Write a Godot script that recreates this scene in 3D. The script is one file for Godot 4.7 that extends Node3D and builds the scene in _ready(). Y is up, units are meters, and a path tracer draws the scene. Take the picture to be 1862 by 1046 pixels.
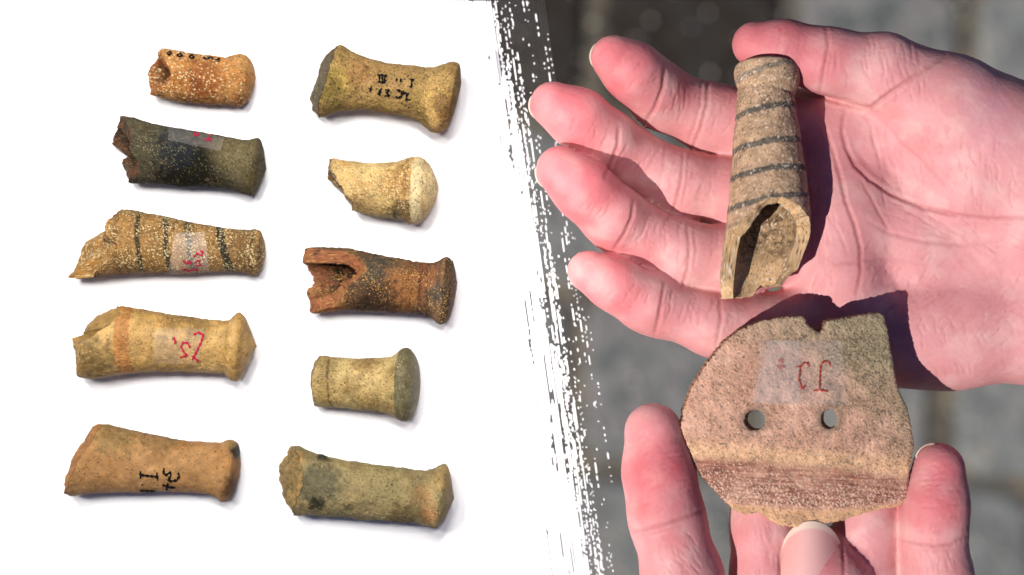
extends Node3D
# Clay jug handles on a white sheet (left) and two hands holding pottery pieces over a sunny pavement (right).
# Lengths are worked out in "u" (1/4500 m) on the plane of the white sheet, y up, then turned into metres.

const U := 1.0 / 4500.0
const CAM := 2700.0          # camera height over the sheet, in u
const TOP := 1.2             # height of the sheet over the pavement, in metres

var n_lo := FastNoiseLite.new()
var n_mid := FastNoiseLite.new()
var n_hi := FastNoiseLite.new()
var n_cell := FastNoiseLite.new()
var skin_normal: NoiseTexture2D
var clay_normal: NoiseTexture2D
var used := {}

# ---------------------------------------------------------------- helpers
func W(x: float, y: float, h: float) -> Vector3:      # a spot seen at (x, y) that lies h above the sheet, in u
	var k := 1.0 - h / CAM
	return Vector3((x - 931.0) * k, h, (y - 523.0) * k)

func M(p: Vector3) -> Vector3:
	return Vector3(p.x * U, TOP + p.y * U, p.z * U)

func L(r: float, g: float, b: float, k := 1.0) -> Color:   # seen sRGB 0..255 -> linear
	var c := Color(r / 255.0, g / 255.0, b / 255.0).srgb_to_linear()
	return Color(c.r * k, c.g * k, c.b * k)

func thing(called: String, label: String, category: String, group := "") -> Node3D:
	var o := Node3D.new()
	o.name = numbered(called)
	add_child(o)
	tag(o, label, category, group)
	return o

func numbered(called: String) -> String:
	if not used.has(called):
		used[called] = 0
		return called
	used[called] += 1
	return "%s_%03d" % [called, used[called]]

func tag(o: Node, label: String, category: String, group := "") -> void:
	o.set_meta("label", label)
	o.set_meta("category", category)
	if group != "":
		o.set_meta("group", group)

func mesh_node(called: String, mesh: Mesh, mat: Material, parent: Node) -> MeshInstance3D:
	var o := MeshInstance3D.new()
	o.name = called
	o.mesh = mesh
	o.material_override = mat
	parent.add_child(o, true)
	return o

# builds a mesh with smooth outward normals from an indexed list (positions in u, shifted to origin "at")
func finish(v: PackedVector3Array, idx: PackedInt32Array, col: PackedColorArray, at: Vector3, closed := true, up := false) -> ArrayMesh:
	var n := PackedVector3Array()
	n.resize(v.size())
	var vol := 0.0
	var c := Vector3.ZERO
	for i in range(0, v.size(), 7):
		c += v[i]
	c /= maxf(1.0, ceilf(v.size() / 7.0))
	for i in range(0, idx.size(), 3):
		var a := idx[i]
		var b := idx[i + 1]
		var d := idx[i + 2]
		var cr := (v[b] - v[a]).cross(v[d] - v[a])
		n[a] += cr
		n[b] += cr
		n[d] += cr
		if up:
			vol += cr.y
		else:
			vol += (v[a] - c).dot(cr)
	var s := 1.0 if vol > 0.0 else -1.0
	var out := PackedVector3Array()
	out.resize(v.size())
	for i in v.size():
		n[i] = (n[i] * s).normalized()
		if n[i] == Vector3.ZERO:
			n[i] = Vector3.UP
		out[i] = (v[i] - at) * U
	if s > 0.0:      # counter-clockwise outwards: turn round
		for i in range(0, idx.size(), 3):
			var q := idx[i + 1]
			idx[i + 1] = idx[i + 2]
			idx[i + 2] = q
	var arr := []
	arr.resize(Mesh.ARRAY_MAX)
	arr[Mesh.ARRAY_VERTEX] = out
	arr[Mesh.ARRAY_NORMAL] = n
	if col.size() == v.size():
		arr[Mesh.ARRAY_COLOR] = col
	arr[Mesh.ARRAY_INDEX] = idx
	var m := ArrayMesh.new()
	m.add_surface_from_arrays(Mesh.PRIMITIVE_TRIANGLES, arr)
	return m

func noise(seed_: int, f: float, oct := 1) -> FastNoiseLite:
	var n := FastNoiseLite.new()
	n.noise_type = FastNoiseLite.TYPE_SIMPLEX_SMOOTH
	n.seed = seed_
	n.frequency = f
	n.fractal_type = FastNoiseLite.FRACTAL_FBM if oct > 1 else FastNoiseLite.FRACTAL_NONE
	n.fractal_octaves = oct
	return n

func noise_tex(seed_: int, f: float, oct: int, normal: bool, size := 512, bump := 6.0) -> NoiseTexture2D:
	var t := NoiseTexture2D.new()
	t.width = size
	t.height = size
	t.seamless = true
	t.noise = noise(seed_, f, oct)
	t.as_normal_map = normal
	t.bump_strength = bump
	return t

func vc_mat(rough: float, normal: Texture2D = null, scale := 40.0, strength := 0.5) -> StandardMaterial3D:
	var m := StandardMaterial3D.new()
	m.vertex_color_use_as_albedo = true
	m.roughness = rough
	if normal:
		m.normal_enabled = true
		m.normal_texture = normal
		m.normal_scale = strength
		m.uv1_triplanar = true
		m.uv1_scale = Vector3.ONE * scale
	return m

func flat_mat(c: Color, rough: float) -> StandardMaterial3D:   # c linear
	var m := StandardMaterial3D.new()
	m.albedo_color = c.linear_to_srgb()
	m.roughness = rough
	return m

func ink(c: Color) -> StandardMaterial3D:
	var m := flat_mat(c, 0.9)
	m.metallic_specular = 0.12
	return m

func lerp_table(xs: PackedFloat32Array, ys: PackedFloat32Array, x: float) -> float:
	var n := xs.size()
	if x <= xs[0]:
		return ys[0]
	if x >= xs[n - 1]:
		return ys[n - 1]
	var a := 0
	var b := n - 1
	while b - a > 1:
		var m := (a + b) >> 1
		if xs[m] <= x:
			a = m
		else:
			b = m
	return lerpf(ys[a], ys[b], (x - xs[a]) / maxf(1e-5, xs[b] - xs[a]))

# ---------------------------------------------------------------- a broken tubular handle
class Handle:
	var main: Node
	var spec: Dictionary
	var o := Vector2.ZERO
	var dir := Vector2.RIGHT
	var side := Vector2.UP
	var tt := PackedFloat32Array()
	var ts := PackedFloat32Array()
	var bt := PackedFloat32Array()
	var bs := PackedFloat32Array()
	var us := PackedFloat32Array()
	var ut := PackedFloat32Array()
	var ls := PackedFloat32Array()
	var lt := PackedFloat32Array()
	var tmin := 0.0
	var tend := 0.0
	var h0 := 0.0
	var h1 := 0.0
	var sn := 0.0
	var cs := 1.0
	var flat := 0.92
	var cen := PackedFloat32Array()
	var rad := PackedFloat32Array()
	const STEP := 0.5

	func ts_of(p: Vector2) -> Vector2:
		var d := p - o
		return Vector2(d.dot(dir), d.dot(side))

	func setup(m: Node, s: Dictionary) -> void:
		main = m
		spec = s
		flat = s.get("flat", 0.92)
		var a := deg_to_rad(s.angle)
		dir = Vector2(cos(a), sin(a))
		side = Vector2(dir.y, -dir.x)
		o = s.at
		for k in 2:
			var prev := -1e9
			for p in (s.top if k == 0 else s.bot):
				var q := ts_of(p)
				if q.x <= prev + 0.3:
					q.x = prev + 0.3
				prev = q.x
				if k == 0:
					tt.append(q.x); ts.append(q.y)
				else:
					bt.append(q.x); bs.append(q.y)
		tend = maxf(tt[-1], bt[-1])
		tt[-1] = tend
		bt[-1] = tend
		var apex := (ts[-1] + bs[-1]) / 2
		ts[-1] = apex
		bs[-1] = apex
		tmin = 1e9
		for p in s.lc + s.uc:
			tmin = minf(tmin, ts_of(p).x)
		tmin -= 10
		# smoothed centre line and radius
		var n := int((tend - tmin) / STEP) + 2
		cen.resize(n)
		rad.resize(n)
		for i in n:
			var t := tmin + i * STEP
			var A := 0.0
			var B := 0.0
			var w := 3.0 if t < tend - 14.0 else 0.7
			for j in 5:
				var q := t + (j - 2) * w
				A += main.lerp_table(tt, ts, q) / 5.0
				B += main.lerp_table(bt, bs, q) / 5.0
			cen[i] = (A + B) / 2
			rad[i] = maxf((A - B) / 2, 0.4)
		var rl := 0.0
		var rr := 0.0
		for i in n:
			if i < n * 0.35:
				rl = maxf(rl, rad[i])
			if i > n * 0.65:
				rr = maxf(rr, rad[i])
		h0 = s.get("h0", rl * flat)
		h1 = s.get("h1", rr * flat)
		var tilt := atan2(h0 - h1, tend - tmin)
		sn = sin(tilt)
		cs = cos(tilt)
		for k in 2:
			var pts := []
			for p in (s.uc if k == 0 else s.lc):
				var q := ts_of(p)
				var i := clampi(int((q.x - tmin) / STEP), 0, n - 1)
				q.x = ts_of(flatten(p, q, i, 1.0 if k == 0 else -1.0)).x
				pts.append(Vector2(clampf((q.y - cen[i]) / rad[i], -1, 1), q.x))
			pts.sort_custom(func(x, y): return x.x < y.x)
			for q in pts:
				if k == 0:
					us.append(q.x); ut.append(q.y)
				else:
					ls.append(q.x); lt.append(q.y)

	# where a spot seen at p lies on the plane of the centre line
	func flatten(p: Vector2, q: Vector2, i: int, up: float) -> Vector2:
		var hc := lerpf(h0, h1, (q.x - tmin) / (tend - tmin))
		var s := clampf((q.y - cen[i]) / rad[i], -1, 1)
		var h := hc + up * rad[i] * flat * sqrt(1.0 - s * s)
		return Vector2(931, 523) + (p - Vector2(931, 523)) * (1.0 - h / 2700.0) / (1.0 - hc / 2700.0)

	func cut(v: float) -> float:
		var s := sin(v)
		var c := cos(v)
		var a: float = main.lerp_table(us, ut, s)
		var b: float = main.lerp_table(ls, lt, s)
		var t := lerpf(b, a, smoothstep(-0.12, 0.12, c))
		var i := clampi(int((t - tmin) / STEP), 0, rad.size() - 1)
		return t - rad[i] * flat * c * sn

	func at(t: float, v: float, rs: float, extra: float) -> Vector3:
		var f := clampf((t - tmin) / STEP, 0, rad.size() - 1.001)
		var i := int(f)
		var c := lerpf(cen[i], cen[i + 1], f - i)
		var r := lerpf(rad[i], rad[i + 1], f - i) * rs + extra
		var hc := lerpf(h0, h1, (t - tmin) / (tend - tmin))
		var y := r * flat * cos(v)
		var along := t + y * sn
		var across := c + r * sin(v)
		var p := o + dir * along + side * across
		var k := 1.0 - hc / 2700.0
		return Vector3((p.x - 931.0) * k, hc + y * cs * k, (p.y - 523.0) * k)

	func on(p: Vector2, lift: float) -> Vector3:      # the spot of the upper face seen at p
		var q := ts_of(p)
		var i := clampi(int((q.x - tmin) / STEP), 0, rad.size() - 1)
		q = ts_of(flatten(p, q, i, 1.0))
		i = clampi(int((q.x - tmin) / STEP), 0, rad.size() - 1)
		var v := asin(clampf((q.y - cen[i]) / rad[i], -0.985, 0.985))
		return at(q.x - rad[i] * flat * cos(v) * sn, v, 1.0, lift)

func clay(spec: Dictionary, H: Handle, t: float, sg: float, p: Vector3, q2: Vector2, kind: int) -> Color:
	var lo := n_lo.get_noise_3dv(p)
	var mid := n_mid.get_noise_3dv(p)
	var hi := n_hi.get_noise_3dv(p * Vector3(1, 1, 1))
	var c: Color = spec.c1
	c = c.lerp(spec.c2, clampf(0.5 + lo * 0.9 + mid * 0.35, 0, 1))
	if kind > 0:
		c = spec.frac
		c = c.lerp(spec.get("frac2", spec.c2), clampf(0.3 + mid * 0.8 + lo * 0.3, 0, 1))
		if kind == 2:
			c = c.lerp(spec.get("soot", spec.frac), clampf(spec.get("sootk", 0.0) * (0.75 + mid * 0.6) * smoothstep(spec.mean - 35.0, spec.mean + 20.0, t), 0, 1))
	else:
		for b in spec.get("patches", []):
			var d: float = (q2 - b[0]).length() / b[1]
			if d < 1.4:
				c = c.lerp(b[2], b[3] * clampf(smoothstep(1.25, 0.45, d + mid * 0.35 + lo * 0.2), 0, 1))
		for b in spec.get("bands", []):
			var tb: float = lerpf(b[1], b[0], (sg + 1.0) * 0.5)
			var d := absf(t - tb) + mid * 2.4 + hi * 1.6
			if d < b[2] + 2.0:
				c = c.lerp(b[3], b[4] * smoothstep(b[2] + 1.6, b[2] - 1.6, d))
		var rg: float = spec.get("rings", 0.0)
		if rg > 0.0:
			var r1 := n_mid.get_noise_2d(t * 1.6, 40.0 + sg * 3.0)
			c = c.lerp(c * 0.62, clampf(rg * (r1 * 1.6 + 0.1), 0, 1))
	# fine mottling, dark pits and white temper
	c = c * (1.0 + spec.get("mott", 0.36) * hi + 0.24 * mid)
	var pit := n_cell.get_noise_3dv(p * 0.9 + Vector3(70, 9, 5))
	if pit > spec.get("pit", 0.55):
		c = c.lerp(spec.get("pitc", Color(0.012, 0.01, 0.008)), clampf((pit - spec.get("pit", 0.55)) * 7.0, 0, 0.8))
	var blot := n_mid.get_noise_3dv(p * 0.55 + Vector3(11, 40, 3))
	c = c * (1.0 + 0.30 * blot)
	var sp := n_cell.get_noise_3dv(p * spec.get("spf", 0.8) * 1.55) + lo * 0.30 + mid * 0.10
	var th: float = spec.get("speck", 0.6) + 0.06
	if sp > th:
		c = c.lerp(spec.get("specc", Color(0.62, 0.52, 0.32)) * (0.75 + 0.35 * hi), clampf((sp - th) * 5.0, 0, spec.get("speckk", 0.75)))
	return Color(maxf(c.r, 0.004), maxf(c.g, 0.004), maxf(c.b, 0.003))

func ribbon(v: PackedVector3Array, idx: PackedInt32Array, pts: Array, half: float, f: Callable) -> void:
	var dense := []
	for i in pts.size() - 1:
		var a: Vector2 = pts[i]
		var b: Vector2 = pts[i + 1]
		var n := maxi(1, int(a.distance_to(b) / 1.6))
		for j in n:
			dense.append(a.lerp(b, float(j) / n))
	dense.append(pts[-1])
	var base := v.size()
	for i in dense.size():
		var d: Vector2 = (dense[mini(i + 1, dense.size() - 1)] - dense[maxi(i - 1, 0)]).normalized()
		var nrm := Vector2(-d.y, d.x)
		var w := half * (0.85 + 0.35 * sin(i * 1.3 + pts[0].x)) * (0.6 if i == 0 or i == dense.size() - 1 else 1.0)
		v.append(f.call(dense[i] + nrm * w))
		v.append(f.call(dense[i] - nrm * w))
		if i > 0:
			var k := base + i * 2
			idx.append_array([k - 2, k - 1, k, k - 1, k + 1, k])

func writing(parent: Node, called: String, strokes: Array, half: float, mat: Material, f: Callable) -> void:
	var v := PackedVector3Array()
	var idx := PackedInt32Array()
	for s in strokes:
		ribbon(v, idx, s, half, f)
	mesh_node(called, finish(v, idx, PackedColorArray(), Vector3.ZERO, false, true), mat, parent).position = Vector3(0, TOP, 0) - parent.position

func patch(parent: Node, called: String, quad: Array, mat: Material, f: Callable, nu := 20, nv := 20) -> void:
	var v := PackedVector3Array()
	var idx := PackedInt32Array()
	for i in nu + 1:
		for j in nv + 1:
			var a: Vector2 = quad[0].lerp(quad[1], float(i) / nu)
			var b: Vector2 = quad[3].lerp(quad[2], float(i) / nu)
			var p := a.lerp(b, float(j) / nv)
			var e := n_mid.get_noise_2d(p.x * 2, p.y * 2) * 1.2
			v.append(f.call(p + Vector2(e, -e)))
			if i > 0 and j > 0:
				var k := i * (nv + 1) + j
				idx.append_array([k, k - 1, k - nv - 1, k - 1, k - nv - 2, k - nv - 1])
	mesh_node(called, finish(v, idx, PackedColorArray(), Vector3.ZERO, false, true), mat, parent).position = Vector3(0, TOP, 0) - parent.position

func make_handle(spec: Dictionary) -> Handle:
	var H := Handle.new()
	H.setup(self, spec)
	var sd: float = spec.seed
	var off := Vector3(sd * 131.0, sd * 57.0, -sd * 91.0)
	var vs := PackedFloat32Array()
	for i in 151:
		vs.append(deg_to_rad(-100.0 + 200.0 * i / 150.0))
	var low := 120 if spec.get("hollow", 0.0) > 50.0 else 40
	for i in range(1, low + 1):
		if i < low:
			vs.append(deg_to_rad(100.0 + 160.0 * i / low))
	var nv := vs.size()
	var hollow: float = spec.get("hollow", 0.0)
	var wall: float = spec.get("wall", 0.62)
	var jag: float = spec.get("jag", 3.0)
	var bevel: float = spec.get("bevel", 0.0)
	var cuts := PackedFloat32Array()
	var mean := 0.0
	for i in nv:
		var v := vs[i]
		var e := Vector3(cos(v), sin(v), 0) * 40.0 + off
		var c := H.cut(v) + jag * (n_mid.get_noise_3dv(e) * 1.5 + n_hi.get_noise_3dv(e) * 0.35)
		cuts.append(c)
	for i in nv:
		mean += H.cut(-PI + TAU * i / nv) / nv
	spec.mean = mean
	var deep := mean + hollow
	for c in cuts:
		deep = maxf(deep, c + hollow * 0.35)
	# rows: inside (deep end first), broken face, outside
	var rows := []          # [kind, parameter]
	if hollow > 0.0:
		rows.append([3, 1.0])
		var ni := int(hollow / 1.6) + 6
		for i in ni:
			rows.append([2, 1.0 - i / (ni - 1.0)])
		for i in range(1, 22):
			rows.append([1, i / 22.0])
	else:
		for i in 42:
			rows.append([4, i / 42.0])
	var n_out := int((H.tend - mean) / 1.5)
	for i in n_out + 1:
		rows.append([0, float(i) / n_out])
	rows.append([6, 1.0])
	var v := PackedVector3Array()
	var col := PackedColorArray()
	var idx := PackedInt32Array()
	var bump: float = spec.get("bump", 1.0)
	var ringd: float = spec.get("ringd", 0.0)
	for r in rows:
		var kind: int = r[0]
		var f: float = r[1]
		for i in nv:
			var a := vs[i]
			var t := cuts[i]
			var rs := 1.0
			var k := 0
			var upper := clampf(cos(a) * 1.5, 0, 1)
			match kind:
				0:
					t = lerpf(t, H.tend - 0.05, f)
				1:
					rs = lerpf(wall, 1.0, f)
					t += bevel * (1.0 - f) * upper
					k = 1
				2, 3:
					t = lerpf(t + bevel * upper, deep, f)
					rs = wall * sqrt(maxf(0.0, 1.0 - pow(clampf(1.0 - (deep - t) / minf(hollow * 0.6, 45.0), 0.0, 1.0), 2.0))) if kind == 2 else 0.0
					k = 2
				6:
					t = H.tend
					rs = 0.02
				4:
					rs = sin(f * PI * 0.5)
					t = lerpf(mean - spec.get("dome", 0.0), t, pow(rs, 1.25))
					k = 1
			var p := H.at(t, a, rs, 0.0)
			var q := p + off
			var d := 0.0
			if kind == 6:
				d = 0.0
			elif k == 0:
				d = bump * (n_mid.get_noise_3dv(q) * 0.9 + n_hi.get_noise_3dv(q) * 0.7 + n_lo.get_noise_3dv(q) * 1.6) + ringd * n_mid.get_noise_2d(t * 1.3, sd * 20.0)
				for g in spec.get("grooves", []):
					var tg: float = lerpf(g[1], g[0], (sin(a) + 1.0) * 0.5)
					d -= g[3] * exp(-pow((t - tg) / g[2], 2.0))
				d *= smoothstep(1.0, 0.9, f)
				if f < 0.03:
					d -= (1.0 - f / 0.03) * 1.2
				p = H.at(t, a, rs, d)
			else:
				var rough: float = spec.get("rough", 2.2)
				d = rough * (n_lo.get_noise_3dv(q * 1.4) * 1.8 + n_mid.get_noise_3dv(q) * 0.8 + n_hi.get_noise_3dv(q) * 0.25)
				if kind == 2 or kind == 3:
					p = H.at(t, a, rs, d * 0.3 if kind == 2 else 0.0)
				else:
					var w := minf(1.0, (1.0 - f) * 4.0) if kind == 4 else sin(f * PI)
					p = H.at(t + d * w, a, rs, 0.0)
			v.append(p)
			var q2 := Vector2(p.x / (1.0 - p.y / CAM) + 931.0, p.z / (1.0 - p.y / CAM) + 523.0)
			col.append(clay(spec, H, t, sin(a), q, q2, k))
	for j in range(1, rows.size()):
		for i in nv:
			var i2 := (i + 1) % nv
			var a := (j - 1) * nv + i
			var b := (j - 1) * nv + i2
			var c := j * nv + i
			var d := j * nv + i2
			idx.append_array([a, b, c, b, d, c])
	var o := thing(spec.get("name", "pottery_fragment"), spec.label, "pottery fragment", spec.get("group", "broken pottery handles laid out in two columns on the white sheet"))
	var base := H.at((H.tmin + H.tend) * 0.5, PI, 1.0, 0.0)
	o.position = M(base)
	var mat: StandardMaterial3D = vc_mat(spec.get("gloss", 0.82), clay_normal, 55.0, spec.get("grain", 0.7))
	mat.metallic_specular = 0.28
	mesh_node("clay_body", finish(v, idx, col, base), mat, o)
	var put := func(p: Vector2) -> Vector3: return H.on(p, 2.2)
	var put_tape := func(p: Vector2) -> Vector3: return H.on(p, 2.6)
	var put_over := func(p: Vector2) -> Vector3: return H.on(p, 3.2)
	if spec.has("tape"):
		var m := StandardMaterial3D.new()
		m.albedo_color = Color(0.92, 0.88, 0.86, spec.get("tapea", 0.22))
		m.transparency = BaseMaterial3D.TRANSPARENCY_ALPHA
		m.roughness = 0.35
		patch(o, "clear_tape_label", spec.tape, m, put_tape, 30, 30)
	if spec.has("black"):
		writing(o, "ink_writing", spec.black, spec.get("pen", 1.6), ink(Color(0.006, 0.006, 0.006)), put)
	if spec.has("red"):
		writing(o, "red_writing", spec.red, spec.get("pen", 1.6), ink(Color(0.28, 0.008, 0.03)), put_over)
	return H

func V(a: Array) -> Array:        # flat numbers -> points
	var out := []
	for i in range(0, a.size(), 2):
		out.append(Vector2(a[i], a[i + 1]))
	return out

# ---------------------------------------------------------------- hands
var GX := 0
var GY := 0
var GZ := 0
var CELL := 5.4
var G0 := Vector3.ZERO
var FP := PackedFloat32Array()
var FF := PackedFloat32Array()

func smin(a: float, b: float, k: float) -> float:
	var h := maxf(k - absf(a - b), 0.0) / k
	return minf(a, b) - h * h * k * 0.25

# smooth union of a chain of tapered capsules [x, y, h, r], written into grid "out"
func chain(joints: Array, k: float, out: PackedFloat32Array) -> Array:
	var lo := Vector3i(100000, 100000, 100000)
	var hi := Vector3i(-1, -1, -1)
	for s in joints.size() - 1:
		var ja: Array = joints[s]
		var jb: Array = joints[s + 1]
		var a := W(ja[0], ja[1], ja[2])
		var b := W(jb[0], jb[1], jb[2])
		var ra: float = ja[3] * (1.0 - ja[2] / CAM)
		var rb: float = jb[3] * (1.0 - jb[2] / CAM)
		var m := maxf(ra, rb) + k + CELL * 3.0
		var l := ((a.min(b) - Vector3.ONE * m - G0) / CELL).floor()
		var u := ((a.max(b) + Vector3.ONE * m - G0) / CELL).ceil()
		var x0 := clampi(int(l.x), 0, GX - 1)
		var x1 := clampi(int(u.x), 0, GX - 1)
		var y0 := clampi(int(l.y), 0, GY - 1)
		var y1 := clampi(int(u.y), 0, GY - 1)
		var z0 := clampi(int(l.z), 0, GZ - 1)
		var z1 := clampi(int(u.z), 0, GZ - 1)
		lo = Vector3i(mini(lo.x, x0), mini(lo.y, y0), mini(lo.z, z0))
		hi = Vector3i(maxi(hi.x, x1), maxi(hi.y, y1), maxi(hi.z, z1))
		var ab := b - a
		var inv := 1.0 / maxf(ab.length_squared(), 1e-6)
		var dr := rb - ra
		for z in range(z0, z1 + 1):
			for y in range(y0, y1 + 1):
				var i := (z * GY + y) * GX + x0
				var p := G0 + Vector3(x0, y, z) * CELL - a
				for x in range(x0, x1 + 1):
					var t := clampf(p.dot(ab) * inv, 0.0, 1.0)
					var d := (p - ab * t).length() - ra - dr * t
					var e := out[i]
					var h := k - absf(d - e)
					if h > 0.0:
						out[i] = minf(d, e) - h * h * 0.25 / k
					elif d < e:
						out[i] = d
					i += 1
					p.x += CELL
	return [lo, hi]

func make_hand(called: String, label: String, spec: Dictionary) -> Node3D:
	var lo: Vector3 = spec.lo
	var hi: Vector3 = spec.hi
	G0 = lo
	GX = int((hi.x - lo.x) / CELL) + 1
	GY = int((hi.y - lo.y) / CELL) + 1
	GZ = int((hi.z - lo.z) / CELL) + 1
	var n := GX * GY * GZ
	var P := PackedFloat32Array()
	P.resize(n)
	P.fill(1000.0)
	for c in spec.palm:
		P = chain_into(c, spec.kp, P)[0]
	var F := P.duplicate()
	for f in spec.fingers:
		var D := PackedFloat32Array()
		D.resize(n)
		D.fill(1000.0)
		var got := chain_into(f.j, f.get("k", 26.0), D)
		D = got[0]
		var l: Vector3i = got[1]
		var u: Vector3i = got[2]
		var kk: float = f.get("kp", 30.0)
		for z in range(l.z, u.z + 1):
			for y in range(l.y, u.y + 1):
				var i := (z * GY + y) * GX + l.x
				for x in range(l.x, u.x + 1):
					var d := D[i]
					if d < 60.0:
						var e := P[i]
						var h := kk - absf(d - e)
						var w := minf(d, e)
						if h > 0.0:
							w -= h * h * 0.25 / kk
						var g := F[i]
						h = 8.0 - absf(w - g)
						if h > 0.0:
							F[i] = minf(w, g) - h * h * 0.25 / 8.0
						elif w < g:
							F[i] = w
					i += 1
	# surface nets
	var id := {}
	var v := PackedVector3Array()
	var quads := PackedInt32Array()
	var SX := 1
	var SY := GX
	var SZ := GX * GY
	var corner := PackedInt32Array([0, SX, SY, SX + SY, SZ, SX + SZ, SY + SZ, SX + SY + SZ])
	var ea := PackedInt32Array([0, 2, 4, 6, 0, 1, 4, 5, 0, 1, 2, 3])
	var eb := PackedInt32Array([1, 3, 5, 7, 2, 3, 6, 7, 4, 5, 6, 7])
	for z in GZ - 1:
		for y in GY - 1:
			var i := (z * GY + y) * GX
			for x in GX - 1:
				if absf(F[i]) < CELL * 2.2:
					var mask := 0
					for c in 8:
						if F[i + corner[c]] < 0.0:
							mask |= 1 << c
					if mask != 0 and mask != 255:
						var s := Vector3.ZERO
						var cnt := 0
						for e in 12:
							var a := ea[e]
							var b := eb[e]
							if ((mask >> a) & 1) != ((mask >> b) & 1):
								var fa := F[i + corner[a]]
								var fb := F[i + corner[b]]
								var t := fa / (fa - fb)
								s += Vector3(a & 1, (a >> 1) & 1, a >> 2).lerp(Vector3(b & 1, (b >> 1) & 1, b >> 2), t)
								cnt += 1
						id[i] = v.size()
						v.append(lo + (Vector3(x, y, z) + s / cnt) * CELL)
				i += 1
	for i in id:
		var f0 := F[i] < 0.0
		if id.has(i - SY) and id.has(i - SZ) and id.has(i - SY - SZ) and f0 != (F[i + SX] < 0.0):
			quad_add(quads, id[i], id[i - SY], id[i - SY - SZ], id[i - SZ], f0)
		if id.has(i - SX) and id.has(i - SZ) and id.has(i - SX - SZ) and f0 != (F[i + SY] < 0.0):
			quad_add(quads, id[i], id[i - SZ], id[i - SX - SZ], id[i - SX], f0)
		if id.has(i - SX) and id.has(i - SY) and id.has(i - SX - SY) and f0 != (F[i + SZ] < 0.0):
			quad_add(quads, id[i], id[i - SX], id[i - SX - SY], id[i - SY], f0)
	v = relax(v, quads)
	v = relax(v, quads)
	# one subdivision
	var nq := PackedInt32Array()
	var mids := {}
	var nvq := quads.size() / 4
	for q in nvq:
		var k := PackedInt32Array([quads[q * 4], quads[q * 4 + 1], quads[q * 4 + 2], quads[q * 4 + 3]])
		var c := v.size()
		v.append((v[k[0]] + v[k[1]] + v[k[2]] + v[k[3]]) * 0.25)
		var m := PackedInt32Array([0, 0, 0, 0])
		for j in 4:
			var a := k[j]
			var b := k[(j + 1) & 3]
			var key := (mini(a, b) << 24) | maxi(a, b)
			if mids.has(key):
				m[j] = mids[key]
			else:
				m[j] = v.size()
				mids[key] = m[j]
				v.append((v[a] + v[b]) * 0.5)
		for j in 4:
			nq.append_array([k[j], m[j], c, m[(j + 3) & 3]])
	quads = nq
	v = relax(v, quads)
	# creases, mottling
	var nr := PackedVector3Array()
	nr.resize(v.size())
	for q in range(0, quads.size(), 4):
		var cr := (v[quads[q + 2]] - v[quads[q]]).cross(v[quads[q + 3]] - v[quads[q + 1]])
		for j in 4:
			nr[quads[q + j]] += cr
	var vol := 0.0
	for i in range(0, v.size(), 11):
		vol += nr[i].y * (v[i].y - (lo.y + hi.y) * 0.5)
	var sgn := 1.0 if vol > 0 else -1.0
	var bucket := {}
	var segs := []
	var rng := RandomNumberGenerator.new()
	rng.seed = spec.seed
	var lines: Array = spec.creases.duplicate()
	for f in spec.fine:            # [from, to, half width of the area, lines, angle to the run, length]
		for k in f[3]:
			var dv: Vector2 = (f[1] - f[0]).normalized()
			var c: Vector2 = f[0].lerp(f[1], rng.randf()) + Vector2(-dv.y, dv.x) * rng.randf_range(-f[2], f[2])
			var u: Vector2 = dv.rotated(deg_to_rad(f[4] + rng.randf_range(-14, 14))) * f[5] * rng.randf_range(0.5, 1.2)
			var bow: Vector2 = Vector2(-u.y, u.x) * rng.randf_range(-0.12, 0.12)
			lines.append([[c - u * 0.5, c + bow, c + u * 0.5], rng.randf_range(0.7, 1.5), 2.1, 0.24])
	for c in lines:
		for s in c[0].size() - 1:
			var a: Vector2 = c[0][s]
			var b: Vector2 = c[0][s + 1]
			var tot: int = c[0].size() - 1
			segs.append([a, b, c[1], c[2], c[3] if c.size() > 3 else 1.0, float(s) / tot, float(s + 1) / tot])
			var m: float = c[2] * 3.5 + 4.0
			for bx in range(int((minf(a.x, b.x) - m) / 24.0), int((maxf(a.x, b.x) + m) / 24.0) + 1):
				for by in range(int((minf(a.y, b.y) - m) / 24.0), int((maxf(a.y, b.y) + m) / 24.0) + 1):
					var key := bx * 1000 + by
					if not bucket.has(key):
						bucket[key] = PackedInt32Array()
					bucket[key].append(segs.size() - 1)
	var col := PackedColorArray()
	col.resize(v.size())
	var base: Color = spec.skin
	for i in v.size():
		var p := v[i]
		var nn := nr[i].normalized() * sgn
		var kk := 1.0 - p.y / CAM
		var q := Vector2(p.x / kk + 931.0, p.z / kk + 523.0)
		var lo_n := n_lo.get_noise_3dv(p * 0.7)
		var mid := n_mid.get_noise_3dv(p * 0.45)
		var fine := n_hi.get_noise_3dv(p * 0.5)
		var c := base
		var red := 0.0
		for tp in spec.tips:
			var d: float = q.distance_to(tp[0]) / tp[1]
			if d < 1.5:
				red = maxf(red, tp[2] * smoothstep(1.4, 0.2, d))
		red = clampf(red + lo_n * 0.26 + mid * 0.12, 0, 1)
		c = c.lerp(spec.red, red)
		var pale := clampf(-lo_n * 0.9 + mid * 0.5, 0, 0.55)
		c = c.lerp(spec.pale, pale * (1.0 - red))
		for b in spec.get("blues", []):
			var d: float = q.distance_to(b[0]) / b[1]
			if d < 1.3:
				c = c.lerp(b[2], b[3] * smoothstep(1.3, 0.3, d + mid * 0.4))
		c = c * (1.0 + fine * 0.05)
		var disp := fine * 0.35 + mid * 0.35
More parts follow.
